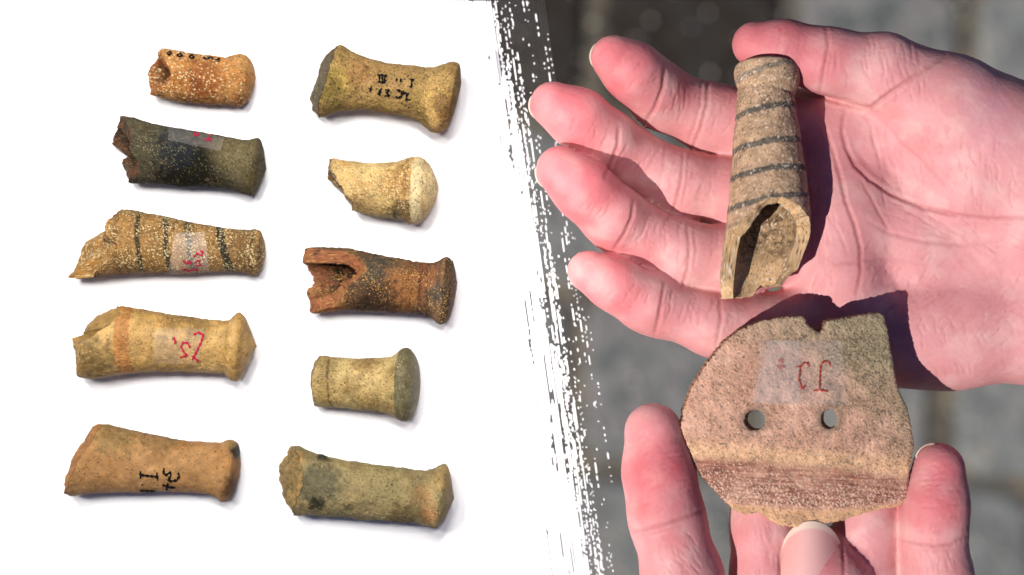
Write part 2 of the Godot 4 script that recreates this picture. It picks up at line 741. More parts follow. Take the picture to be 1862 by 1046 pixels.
		if nn.y > -0.2:
			var key := int(q.x / 24.0) * 1000 + int(q.y / 24.0)
			if bucket.has(key):
				var cut := 0.0
				var cr := 0.0
				var puff := 0.0
				for s in bucket[key]:
					var S: Array = segs[s]
					var a: Vector2 = S[0]
					var ab: Vector2 = S[1] - a
					var t := clampf((q - a).dot(ab) / ab.length_squared(), 0, 1)
					var d: float = (q - a - ab * t).length() + fine * 0.8
					var w: float = S[3]
					if d < w * 3.5:
						var fade := sin(PI * clampf(lerpf(S[5], S[6], t) * 0.94 + 0.03, 0, 1))
						fade = pow(fade, 0.5)
						var g: float = exp(-d * d / (w * w)) * fade
						cut = maxf(cut, g * S[2] * 0.8)
						puff = maxf(puff, fade * S[2] * 0.12 * exp(-pow((d - w * 2.0) / w, 2.0)))
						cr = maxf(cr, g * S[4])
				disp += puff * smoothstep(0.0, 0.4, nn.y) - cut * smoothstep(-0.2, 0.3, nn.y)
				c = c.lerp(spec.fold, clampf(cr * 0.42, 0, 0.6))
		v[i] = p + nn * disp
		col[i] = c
	var idx := PackedInt32Array()
	for q in range(0, quads.size(), 4):
		idx.append_array([quads[q], quads[q + 1], quads[q + 2], quads[q], quads[q + 2], quads[q + 3]])
	var o := thing(called, label, "hand")
	o.position = M(spec.base)
	var m := vc_mat(0.52, skin_normal, 70.0, 0.9)
	m.subsurf_scatter_enabled = true
	m.subsurf_scatter_strength = 0.08
	m.metallic_specular = 0.38
	mesh_node("skin", finish(v, idx, col, spec.base), m, o)
	return o

func chain_into(j: Array, k: float, arr: PackedFloat32Array) -> Array:
	var got := chain(j, k, arr)
	return [arr, got[0], got[1]]

func quad_add(q: PackedInt32Array, a: int, b: int, c: int, d: int, flip: bool) -> void:
	if flip:
		q.append_array([a, b, c, d])
	else:
		q.append_array([d, c, b, a])

func relax(v: PackedVector3Array, quads: PackedInt32Array) -> PackedVector3Array:
	var s := PackedVector3Array()
	s.resize(v.size())
	var n := PackedFloat32Array()
	n.resize(v.size())
	for q in range(0, quads.size(), 4):
		var a := quads[q]
		var b := quads[q + 1]
		var c := quads[q + 2]
		var d := quads[q + 3]
		var m := (v[a] + v[b] + v[c] + v[d]) * 0.25
		s[a] += m
		s[b] += m
		s[c] += m
		s[d] += m
		n[a] += 1.0
		n[b] += 1.0
		n[c] += 1.0
		n[d] += 1.0
	for i in v.size():
		if n[i] > 0.0:
			s[i] = v[i].lerp(s[i] / n[i], 0.6)
		else:
			s[i] = v[i]
	return s

# a nail: a thin curved plate; rows along b (root -> free edge), a across
func nail_plate(parent: Node, f: Callable, na: int, nb: int, tint: Callable) -> void:
	var v := PackedVector3Array()
	var col := PackedColorArray()
	var idx := PackedInt32Array()
	for i in na + 1:
		for j in nb + 1:
			v.append(f.call(-1.0 + 2.0 * i / na, float(j) / nb))
			col.append(tint.call(-1.0 + 2.0 * i / na, float(j) / nb))
			if i > 0 and j > 0:
				var k := i * (nb + 1) + j
				idx.append_array([k, k - 1, k - nb - 1, k - 1, k - nb - 2, k - nb - 1])
	var m := vc_mat(0.28)
	mesh_node("fingernail", finish(v, idx, col, Vector3.ZERO, false, true), m, parent).position = Vector3(0, TOP, 0) - parent.position

# a sliver of nail that shows past a fingertip
func nail_edge(parent: Node, c: Vector2, r: float, h: float, a0: float, a1: float) -> void:
	var v := PackedVector3Array()
	var idx := PackedInt32Array()
	var col := PackedColorArray()
	var n := 24
	for i in n + 1:
		var f := float(i) / n
		var a := deg_to_rad(lerpf(a0, a1, f))
		var e := sin(f * PI)
		for j in 8:
			var b := TAU * j / 8
			var rr := r - 3.0 + 4.5 * sqrt(e) + cos(b) * 2.2
			v.append(W(c.x + cos(a) * rr, c.y + sin(a) * rr, h + sin(b) * 9.0 * (0.3 + 0.7 * e)))
			col.append(L(226, 204, 184, 0.8))
			if i > 0:
				var k := i * 8
				var j2 := (j + 1) % 8
				idx.append_array([k + j, k - 8 + j, k + j2, k - 8 + j, k - 8 + j2, k + j2])
	mesh_node("fingernail", finish(v, idx, col, Vector3.ZERO), vc_mat(0.3), parent).position = Vector3(0, TOP, 0) - parent.position

# ---------------------------------------------------------------- the flat sherd
var poly := PackedVector2Array()

func sherd_field(p: Vector2) -> float:       # > 0 inside the clay
	var q := p + Vector2(n_mid.get_noise_2d(p.x * 1.4, p.y * 1.4), n_mid.get_noise_2d(p.y * 1.4 + 300.0, p.x * 1.4)) * 2.2 + Vector2(n_hi.get_noise_2d(p.x, p.y), n_hi.get_noise_2d(p.y, p.x + 99.0)) * 0.9
	var best := 1e9
	var n := poly.size()
	for i in n:
		var a := poly[i]
		var ab := poly[(i + 1) % n] - a
		var t := clampf((q - a).dot(ab) / ab.length_squared(), 0, 1)
		best = minf(best, (q - a - ab * t).length_squared())
	var d := sqrt(best)
	if not Geometry2D.is_point_in_polygon(q, poly):
		d = -d
	var e := q - Vector2(1373, 764)
	e = p.lerp(q, 0.35) - Vector2(1373, 764)
	d = minf(d, e.length() - 19.0)
	e = p.lerp(q, 0.35) - Vector2(1508, 762)
	e.x *= 1.25
	d = minf(d, e.length() - 18.0)
	return d

func sherd_h(p: Vector2, f: float) -> float:
	var x := (p.x - 1450.0) / 215.0
	var y := (p.y - 765.0) / 195.0
	var h := 220.0 - 20.0 * x * x - 12.0 * y * y
	var yb := p.y - (912.0 + 14.0 * sin((p.x - 1310.0) / 110.0))
	h -= 6.0 * smoothstep(-4.0, 5.0, yb)
	var q := Vector3(p.x, 500, p.y)
	h += n_lo.get_noise_3dv(q) * 2.0 + n_mid.get_noise_3dv(q) * 1.0 + n_hi.get_noise_3dv(q) * 0.8
	h -= 2.5 * exp(-maxf(f, 0.0) / 1.6)
	return h

func sherd_color(p: Vector2) -> Color:
	var q := Vector3(p.x, 500, p.y)
	var lo := n_lo.get_noise_3dv(q)
	var mid := n_mid.get_noise_3dv(q)
	var hi := n_hi.get_noise_3dv(q)
	var c := L(208, 164, 138).lerp(L(188, 142, 116), clampf(0.5 + lo + mid * 0.4, 0, 1))
	# grey-green upper right
	var g := smoothstep(-60.0, 150.0, (p.x - 1500.0) * 0.75 - (p.y - 700.0) * 0.85 + lo * 60.0 + mid * 30.0)
	c = c.lerp(L(148, 136, 102), g * 0.95)
	c = c.lerp(L(170, 150, 118), smoothstep(640.0, 590.0, p.y) * 0.5)
	c = c.lerp(L(222, 178, 128), 0.6 * exp(-pow((p.y - 822.0 - (p.x - 1270.0) * 0.07) / 20.0, 2.0)) * (1.0 - g))
	# brown band
	var y0 := 832.0 + (p.x - 1270.0) * 0.05 + pow(maxf(p.x - 1270.0, 0.0) / 390.0, 2.0) * 22.0
	var y1 := 909.0 + 16.0 * sin((p.x - 1310.0) / 110.0) + mid * 6.0
	var yy := p.y + mid * 2.5 + hi * 2.0
	var b := smoothstep(y0 - 7.0, y0 + 9.0, yy) * smoothstep(y1 + 4.0, y1 - 3.0, yy)
	var streak := n_mid.get_noise_2d(p.x * 0.12, (p.y - p.x * 0.05) * 2.6)
	var bc := L(158, 104, 84).lerp(L(128, 78, 62), clampf(0.5 + streak * 1.1 + smoothstep(y0, y1, yy) * 0.3, 0, 1))
	c = c.lerp(bc, b * clampf(0.80 + streak * 0.4 + lo * 0.4 + mid * 0.2, 0, 1))
	c = c.lerp(L(205, 160, 112), smoothstep(y1, y1 + 8.0, yy) * 0.7)
	c = c * (1.0 + hi * 0.20 + mid * 0.20 + n_mid.get_noise_3dv(q * 0.5 + Vector3(5, 5, 80)) * 0.22)
	var pit := n_cell.get_noise_3dv(q * 1.05 + Vector3(33, 0, 71))
	var pt := 0.46 - g * 0.26 + b * 0.3 - lo * 0.2
	if pit > pt:
		c = c.lerp(L(74, 62, 50), clampf((pit - pt) * 6.0, 0, 0.8))
	var inc := n_cell.get_noise_3dv(q * 0.42 + Vector3(9, 77, 20))
	if inc > 0.60 and b < 0.4:
		c = c.lerp(L(92, 84, 76), clampf((inc - 0.60) * 6.0, 0, 0.75))
	var sp := n_cell.get_noise_3dv(q * 0.9) + lo * 0.15
	var st := 0.62 - b * (0.14 + 0.32 * smoothstep(y0, y1, yy))
	if sp > st:
		c = c.lerp(L(230, 198, 170), clampf((sp - st) * 5.0, 0, 0.8))
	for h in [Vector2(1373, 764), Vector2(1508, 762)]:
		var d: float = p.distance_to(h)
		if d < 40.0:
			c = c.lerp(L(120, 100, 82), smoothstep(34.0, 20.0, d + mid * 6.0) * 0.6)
	return c

func make_sherd() -> void:
	poly = PackedVector2Array(V([1463, 576.5, 1465, 587, 1481, 601, 1491, 605, 1500.5, 589, 1504, 583.5, 1559, 574, 1598.5, 568.6, 1606, 571, 1612, 595, 1620, 634.5,
		1626, 674, 1632, 705, 1649.5, 740, 1659, 783, 1662, 811, 1655, 850, 1649.5, 905, 1641.6, 919, 1583, 930.5, 1551.5, 940, 1520, 950, 1481, 954, 1441.7, 960,
		1414, 954, 1394.6, 942, 1379, 932, 1355.5, 936, 1336, 928.5, 1320, 913, 1289, 881.5, 1269, 854, 1253.5, 819, 1238, 779.5, 1242, 752, 1257.5, 705, 1289, 658,
		1316, 623, 1347.6, 599, 1379, 585.5, 1418, 577.6, 1449.5, 575]))
	var S := 1.6
	var x0 := 1228.0
	var y0 := 560.0
	var nx := 278
	var ny := 258
	var F := PackedFloat32Array()
	F.resize(nx * ny)
	for j in ny:
		for i in nx:
			F[j * nx + i] = sherd_field(Vector2(x0 + i * S, y0 + j * S))
	var v := PackedVector3Array()
	var col := PackedColorArray()
	var idx := PackedInt32Array()
	var flat := []             # 2D spots
	var ids := {}
	var rim := []
	var get_id := func(key: int, p: Vector2, f: float) -> int:
		if ids.has(key):
			return ids[key]
		var k := v.size()
		ids[key] = k
		v.append(W(p.x, p.y, sherd_h(p, f)))
		col.append(sherd_color(p))
		flat.append(p)
		return k
	for j in ny - 1:
		for i in nx - 1:
			var c := PackedInt32Array([j * nx + i, j * nx + i + 1, (j + 1) * nx + i + 1, (j + 1) * nx + i])
			var ring := PackedInt32Array()
			var outs := []
			for k in 4:
				var a := c[k]
				var b := c[(k + 1) & 3]
				var pa := Vector2(x0 + (a % nx) * S, y0 + (a / nx) * S)
				var pb := Vector2(x0 + (b % nx) * S, y0 + (b / nx) * S)
				if F[a] > 0.0:
					ring.append(get_id.call(a, pa, F[a]))
				if (F[a] > 0.0) != (F[b] > 0.0):
					var t := F[a] / (F[a] - F[b])
					var e: int = get_id.call(1000000 + mini(a, b) * 2 + (0 if absi(a - b) == 1 else 1), pa.lerp(pb, t), 0.0)
					ring.append(e)
					outs.append([e, F[a] > 0.0])
			for k in range(1, ring.size() - 1):
				idx.append_array([ring[0], ring[k], ring[k + 1]])
			if outs.size() == 2:
				rim.append([outs[0][0], outs[1][0]] if outs[0][1] else [outs[1][0], outs[0][0]])
	var front := v.size()
	# back face and broken edge
	var thick := 34.0
	var slant := func(p: Vector2) -> float:      # the drilled holes run a little aslant
		return 11.0 * smoothstep(48.0, 22.0, minf(p.distance_to(Vector2(1373, 764)), p.distance_to(Vector2(1508, 762))))
	for i in front:
		var p: Vector2 = flat[i]
		v.append(v[i] - Vector3(-slant.call(p), thick, 0))
		col.append(L(170, 130, 96))
	var nt := idx.size()
	for i in range(0, nt, 3):
		idx.append_array([idx[i] + front, idx[i + 2] + front, idx[i + 1] + front])
	for r in rim:
		var k := v.size()
		for s in 5:
			var f := s / 4.0
			for e in 2:
				var p: Vector3 = v[r[e]] - Vector3(-slant.call(flat[r[e]]) * f, thick * f, 0)
				var w := n_mid.get_noise_3dv(p * 2.0) * 3.0 * sin(f * PI)
				v.append(p + Vector3(w, 0, w))
				var m := n_hi.get_noise_3dv(p * 1.2)
				col.append(L(172, 136, 104).lerp(L(112, 84, 66), clampf(0.45 + m, 0, 1)))
			if s > 0:
				var a := k + s * 2
				idx.append_array([a - 2, a, a - 1, a - 1, a, a + 1])
	var o := thing("pottery_sherd", "flat rounded tan pottery sherd with two drilled holes and a brown band", "pottery sherd")
	var base := W(1450, 765, 190)
	o.position = M(base)
	mesh_node("clay_body", finish(v, idx, col, base), vc_mat(0.8, clay_normal, 55.0, 0.7), o)
	var put := func(p: Vector2) -> Vector3: return W(p.x, p.y, sherd_h(p, 50.0) + 1.6)
	var put2 := func(p: Vector2) -> Vector3: return W(p.x, p.y, sherd_h(p, 50.0) + 2.2)
	var put3 := func(p: Vector2) -> Vector3: return W(p.x, p.y, sherd_h(p, 50.0) + 2.9)
	var m := StandardMaterial3D.new()
	m.albedo_color = Color(0.82, 0.78, 0.75, 0.16)
	m.transparency = BaseMaterial3D.TRANSPARENCY_ALPHA
	m.roughness = 0.32
	patch(o, "clear_tape_label", V([1384, 618, 1533, 620, 1540, 736, 1370, 734]), m, put, 50, 40)
	var m2: StandardMaterial3D = m.duplicate()
	m2.albedo_color = Color(0.86, 0.82, 0.79, 0.18)
	patch(o, "clear_tape_label", V([1398, 618, 1455, 621, 1456, 738, 1368, 732]), m2, put2, 50, 40)
	var pen := flat_mat(L(168, 52, 36), 0.5)
	writing(o, "red_writing", [
		V([1511, 667, 1506, 658, 1497, 657, 1492, 666, 1491, 685, 1490, 710]), V([1479, 711, 1491, 710, 1506, 712]),
		V([1472, 668, 1468, 660, 1460, 661, 1455, 668, 1453, 690, 1456, 704, 1461, 708, 1463, 701]), V([1448, 667, 1456, 667])], 1.5, pen, put3)
	writing(o, "faint_red_writing", [V([1415, 655, 1421, 660, 1424, 655, 1420, 652, 1425, 668, 1417, 672, 1412, 668]), V([1410, 665, 1428, 668])], 0.8, flat_mat(L(190, 96, 92), 0.5), put3)

# ---------------------------------------------------------------- setting
func prism(st: SurfaceTool, pts: Array, y0: float, y1: float) -> void:   # metres, points (x, z)
	var n := pts.size()
	var c := Vector2.ZERO
	for p in pts:
		c += p / n
	for i in n:
		var a: Vector2 = pts[i]
		var b: Vector2 = pts[(i + 1) % n]
		for t in [[c, y1, a, y1, b, y1], [c, y0, b, y0, a, y0], [a, y1, a, y0, b, y1], [b, y1, a, y0, b, y0]]:
			st.add_vertex(Vector3(t[0].x, t[1], t[0].y))
			st.add_vertex(Vector3(t[2].x, t[3], t[2].y))
			st.add_vertex(Vector3(t[4].x, t[5], t[4].y))

func prism_mesh(pts: Array, y0: float, y1: float) -> ArrayMesh:
	if Geometry2D.is_polygon_clockwise(PackedVector2Array(pts)):
		pts.reverse()
	var st := SurfaceTool.new()
	st.begin(Mesh.PRIMITIVE_TRIANGLES)
	st.set_smooth_group(-1)
	prism(st, pts, y0, y1)
	st.generate_normals()
	return st.commit()

func edge_x(z: float) -> float:        # right edge of the white sheet at z, metres
	return (852.0 + 0.14 * (z / U + 523.0) - 931.0) * U

func make_pavement() -> void:
	var ground := MeshInstance3D.new()
	ground.name = "ground"
	var pm := PlaneMesh.new()
	pm.size = Vector2(40, 40)
	ground.mesh = pm
	var gm := StandardMaterial3D.new()
	gm.roughness = 0.95
	gm.albedo_texture = ground_tex(5, [L(74, 70, 60), L(96, 90, 78), L(116, 106, 84)], 0.02)
	gm.uv1_triplanar = true
	gm.uv1_scale = Vector3.ONE * 2.2
	ground.material_override = gm
	ground.position.y = -0.012
	ground.set_meta("kind", "structure")
	add_child(ground)
	var pave := Node3D.new()
	pave.name = "pavement"
	pave.set_meta("kind", "structure")
	add_child(pave)
	var rng := RandomNumberGenerator.new()
	rng.seed = 44
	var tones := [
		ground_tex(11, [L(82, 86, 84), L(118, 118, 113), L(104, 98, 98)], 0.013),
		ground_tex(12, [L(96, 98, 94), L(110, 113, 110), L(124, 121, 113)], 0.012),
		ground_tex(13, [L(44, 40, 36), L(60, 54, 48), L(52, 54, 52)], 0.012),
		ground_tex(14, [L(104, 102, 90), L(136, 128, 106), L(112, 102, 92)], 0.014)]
	var mats := []
	for t in tones:
		var m := StandardMaterial3D.new()
		m.albedo_texture = t
		m.roughness = 0.95
		m.metallic_specular = 0.2
		m.uv1_triplanar = true
		m.uv1_world_triplanar = true
		m.uv1_scale = Vector3.ONE * 2.6
		m.normal_enabled = true
		m.normal_texture = clay_normal
		m.normal_scale = 0.8
		mats.append(m)
	var sx := 0.235
	var corners := {}
	for i in range(-8, 10):
		for j in range(-8, 9):
			corners[Vector2i(i, j)] = Vector2(0.195 + i * sx + (0.5 * sx if j & 1 else 0.0) + rng.randf_range(-0.035, 0.035), -0.19 + j * 0.205 + rng.randf_range(-0.03, 0.03))
	for i in range(-8, 9):
		for j in range(-8, 8):
			# offset rows: each stone spans one step of its row
			var r0 := Vector2i(i, j)
			var o2 := 1 if j & 1 else 0
			var q: Array = [corners[r0], corners[Vector2i(i + 1, j)], corners[Vector2i(mini(i + 1 + o2, 9), j + 1)], corners[Vector2i(i + o2, j + 1)]]
			q[2] = Vector2(q[1].x + rng.randf_range(-0.01, 0.01), q[2].y)
			q[3] = Vector2(q[0].x + rng.randf_range(-0.01, 0.01), q[3].y)
			var c: Vector2 = (q[0] + q[1] + q[2] + q[3]) / 4
			var top := rng.randf_range(-0.003, 0.004)
			var kind := rng.randi() % 2
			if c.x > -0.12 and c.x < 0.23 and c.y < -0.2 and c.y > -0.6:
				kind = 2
			elif rng.randf() < 0.18:
				kind = 3
			if c.x > 0.35 and c.y > 0.05 and c.x < 0.7:
				kind = 1
			var st := SurfaceTool.new()
			st.begin(Mesh.PRIMITIVE_TRIANGLES)
			st.set_smooth_group(-1)
			var rings := []
			for k in 3:
				var shrink: float = [0.012, 0.014, 0.024][k]
				var ring := []
				for e in 4:
					var a: Vector2 = q[e]
					var b: Vector2 = q[(e + 1) % 4]
					var pa := a + (c - a).normalized() * shrink * 1.3
					var pb := b + (c - b).normalized() * shrink * 1.3
					ring.append(pa.lerp(pb, 0.12))
					ring.append(pa.lerp(pb, 0.5) + (c - pa.lerp(pb, 0.5)).normalized() * rng.randf_range(-0.003, 0.004))
					ring.append(pa.lerp(pb, 0.88))
				rings.append(ring)
			var hs := [-0.03, top - 0.007, top]
			for k in 2:
				for e in 12:
					var a: Vector2 = rings[k][e]
					var b: Vector2 = rings[k][(e + 1) % 12]
					var a2: Vector2 = rings[k + 1][e]
					var b2: Vector2 = rings[k + 1][(e + 1) % 12]
					for p in [Vector3(a.x, hs[k], a.y), Vector3(a2.x, hs[k + 1], a2.y), Vector3(b.x, hs[k], b.y), Vector3(b.x, hs[k], b.y), Vector3(a2.x, hs[k + 1], a2.y), Vector3(b2.x, hs[k + 1], b2.y)]:
						st.add_vertex(p)
			for e in 12:
				var a: Vector2 = rings[2][e]
				var b: Vector2 = rings[2][(e + 1) % 12]
				for p in [Vector3(c.x, top + 0.001, c.y), Vector3(b.x, top, b.y), Vector3(a.x, top, a.y)]:
					st.add_vertex(p)
			st.generate_normals()
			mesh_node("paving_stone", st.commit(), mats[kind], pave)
	# pale grit lying on the stones
	var mm := MultiMesh.new()
	mm.transform_format = MultiMesh.TRANSFORM_3D
	var sm := SphereMesh.new()
	sm.radius = 0.0022
	sm.height = 0.003
	sm.radial_segments = 7
	sm.rings = 4
	mm.mesh = sm
	mm.instance_count = 800
	for i in 800:
		var b := Basis.from_euler(Vector3(rng.randf() * 6, rng.randf() * 6, rng.randf() * 6)).scaled(Vector3.ONE * rng.randf_range(0.5, 1.9))
		mm.set_instance_transform(i, Transform3D(b, Vector3(rng.randf_range(-0.4, 0.8), 0.004, rng.randf_range(-0.6, 0.6))))
	var gi := MultiMeshInstance3D.new()
	gi.name = "grit"
	gi.multimesh = mm
	gi.material_override = flat_mat(L(205, 198, 184), 0.4)
	tag(gi, "pale grit scattered over the blurred paving stones", "grit")
	gi.set_meta("kind", "stuff")
	add_child(gi)

func ground_tex(s: int, cs: Array, f: float) -> NoiseTexture2D:
	var t := NoiseTexture2D.new()
	t.width = 512
	t.height = 512
	t.seamless = true
	t.noise = noise(s, f, 4)
	var g := Gradient.new()
	var k := 1.3 if s in [11, 12, 14] else 1.0
	g.offsets = PackedFloat32Array([0.25, 0.55, 0.8])
	g.colors = PackedColorArray([(cs[0] * k).linear_to_srgb(), (cs[1] * k).linear_to_srgb(), (cs[2] * k).linear_to_srgb()])
	t.color_ramp = g
	return t

func make_sheet() -> void:
	var z0 := -0.95
	var z1 := 0.95
	# the bench that carries the sheet
	var bench := thing("bench", "narrow bench carrying the white sheet", "bench")
	bench.position = Vector3(-0.14, 0, 0)
	var wood := flat_mat(Color(0.55, 0.54, 0.52), 0.7)
	var top := prism_mesh([Vector2(-0.28, z0 + 0.01), Vector2(edge_x(z0) - 0.004, z0 + 0.01), Vector2(edge_x(z1) - 0.004, z1 - 0.01), Vector2(-0.28, z1 - 0.01)], TOP - 0.028, TOP - 0.0008)
	mesh_node("bench_top", top, wood, bench).position = Vector3(0.14, 0, 0)
	for p in [Vector2(-0.25, 0.9), Vector2(0.0, 0.9), Vector2(-0.25, -0.9), Vector2(-0.20, -0.9)]:
		var bm := BoxMesh.new()
		bm.size = Vector3(0.04, TOP - 0.028, 0.04)
		mesh_node("leg", bm, wood, bench).position = Vector3(p.x + 0.14, (TOP - 0.028) / 2, p.y)
	var sheet := MeshInstance3D.new()
	sheet.name = "white_sheet"
	sheet.mesh = prism_mesh([Vector2(-0.29, z0), Vector2(edge_x(z0), z0), Vector2(edge_x(z1), z1), Vector2(-0.29, z1)], TOP - 0.0006, TOP)
	sheet.material_override = flat_mat(Color(0.90, 0.90, 0.90), 0.9)
	sheet.set_meta("kind", "structure")
	add_child(sheet)
	# ragged dry-brush edge: strands and flecks of white running along the edge
	var a_n := noise(301, 1.0)
	var st := SurfaceTool.new()
	st.begin(Mesh.PRIMITIVE_TRIANGLES)
	st.set_smooth_group(-1)
	var fib := SurfaceTool.new()
	fib.begin(Mesh.PRIMITIVE_TRIANGLES)
	fib.set_smooth_group(-1)
	var rng := RandomNumberGenerator.new()
	rng.seed = 9
	var w := -3.0
	while w < 140.0:
		var y := -90.0
		var start := -1.0
		var step := 2.6
		var any := false
		while y < 1140.0:
			var ww := w * lerpf(1.6, 1.0, smoothstep(-60.0, 520.0, y)) - 8.0 * smoothstep(500.0, 1046.0, y)
			var cov := 0.0
			if ww < 6.0:
				cov = 0.97
			elif ww < 30.0:
				cov = lerpf(0.90, 0.82, (ww - 6.0) / 24.0)
			elif ww < 62.0:
				cov = lerpf(0.80, 0.60, (ww - 30.0) / 32.0)
			elif ww < 88.0:
				cov = lerpf(0.64, 0.34, (ww - 62.0) / 26.0)
			else:
				cov = lerpf(0.28, 0.04, clampf((ww - 88.0) / 34.0, 0, 1))
			if y < 430.0 and ww > 30.0 and ww < 62.0:
				cov += 0.06
			var long := a_n.get_noise_2d(w * 0.16, y * 0.0036)
			var mid := a_n.get_noise_2d(w * 0.30 + 50.0, y * 0.016)
			var dot := a_n.get_noise_2d(w * 0.33 + 90.0, y * 0.10)
			var k := smoothstep(45.0, 95.0, ww)
			var lane := a_n.get_noise_2d(w * 0.55 + 200.0, y * 0.0022)
			var val := 0.5 + 0.60 * (lane * lerpf(0.35, 0.75, k) + long * lerpf(0.75, 0.2, k) + mid * lerpf(0.55, 0.45, k) + dot * lerpf(0.14, 0.62, k))
			var on := val < cov
			if on and start < 0.0:
				start = y
			if (not on or y + step >= 1140.0) and start >= 0.0:
				strand(st, w, start, y, lerpf(1.4, 0.95, k) + 0.5 * absf(mid), rng)
				any = true
				start = -1.0
			y += step
		if any and w > 40.0:
			strand(fib, w, -88.0, 1130.0, 0.11, rng)
		w += 2.3
	st.generate_normals()
	fib.generate_normals()
	var br := thing("brushed_edge", "ragged dry-brushed white edge of the sheet, breaking into strands and flecks", "brushed edge")
	br.position = Vector3(edge_x(0.0), TOP, 0)
	var a := mesh_node("white_strands", st.commit(), flat_mat(Color(0.86, 0.86, 0.87), 0.8), br)
	a.position = -br.position
	a.set_meta("kind", "stuff")
	var b := mesh_node("bristles", fib.commit(), flat_mat(Color(0.12, 0.11, 0.1), 0.6), br)
	b.position = -br.position
	b.set_meta("kind", "stuff")
	# a few crumbs of clay dust
	var cs := SurfaceTool.new()
	var sm := SphereMesh.new()
	sm.radial_segments = 7
	sm.rings = 4
	sm.radius = 0.5
	sm.height = 0.8
	for c in [[700, 421, 3.0], [173, 393, 2.2], [366, 396, 2.0], [605, 389, 1.6], [768, 752, 1.8], [582, 754, 1.8], [698, 285, 1.5], [295, 499, 2.0], [640, 618, 1.6]]:
		cs.append_from(sm, 0, Transform3D(Basis().scaled(Vector3.ONE * c[2] * U), M(W(c[0], c[1], 0.6))))
	var crumbs := cs.commit()
	var cr := MeshInstance3D.new()
	cr.name = "clay_crumbs"
	cr.mesh = crumbs
	cr.material_override = flat_mat(L(170, 160, 150), 0.9)
	tag(cr, "tiny clay crumbs lying on the white sheet between the handles", "crumbs")
	cr.set_meta("kind", "stuff")
	add_child(cr)

func strand(st: SurfaceTool, w: float, ya: float, yb: float, half: float, rng: RandomNumberGenerator) -> void:
	var wob := rng.randf_range(-0.5, 0.5)
	var x := func(y: float, e: float) -> float: return (850.0 + 0.14 * y + w + e + wob - 931.0) * U
	var z := func(y: float) -> float: return (y - 523.0) * U
	var m := minf(1.5, (yb - ya) * 0.35)
	var pts := [Vector2(x.call(ya, 0), z.call(ya)), Vector2(x.call(ya + m, -half), z.call(ya + m)), Vector2(x.call(yb - m, -half), z.call(yb - m)), Vector2(x.call(yb, 0), z.call(yb)),
		Vector2(x.call(yb - m, half), z.call(yb - m)), Vector2(x.call(ya + m, half), z.call(ya + m))]
	prism(st, pts, TOP - 0.0004, TOP - 0.0001 + rng.randf_range(0, 0.00006))

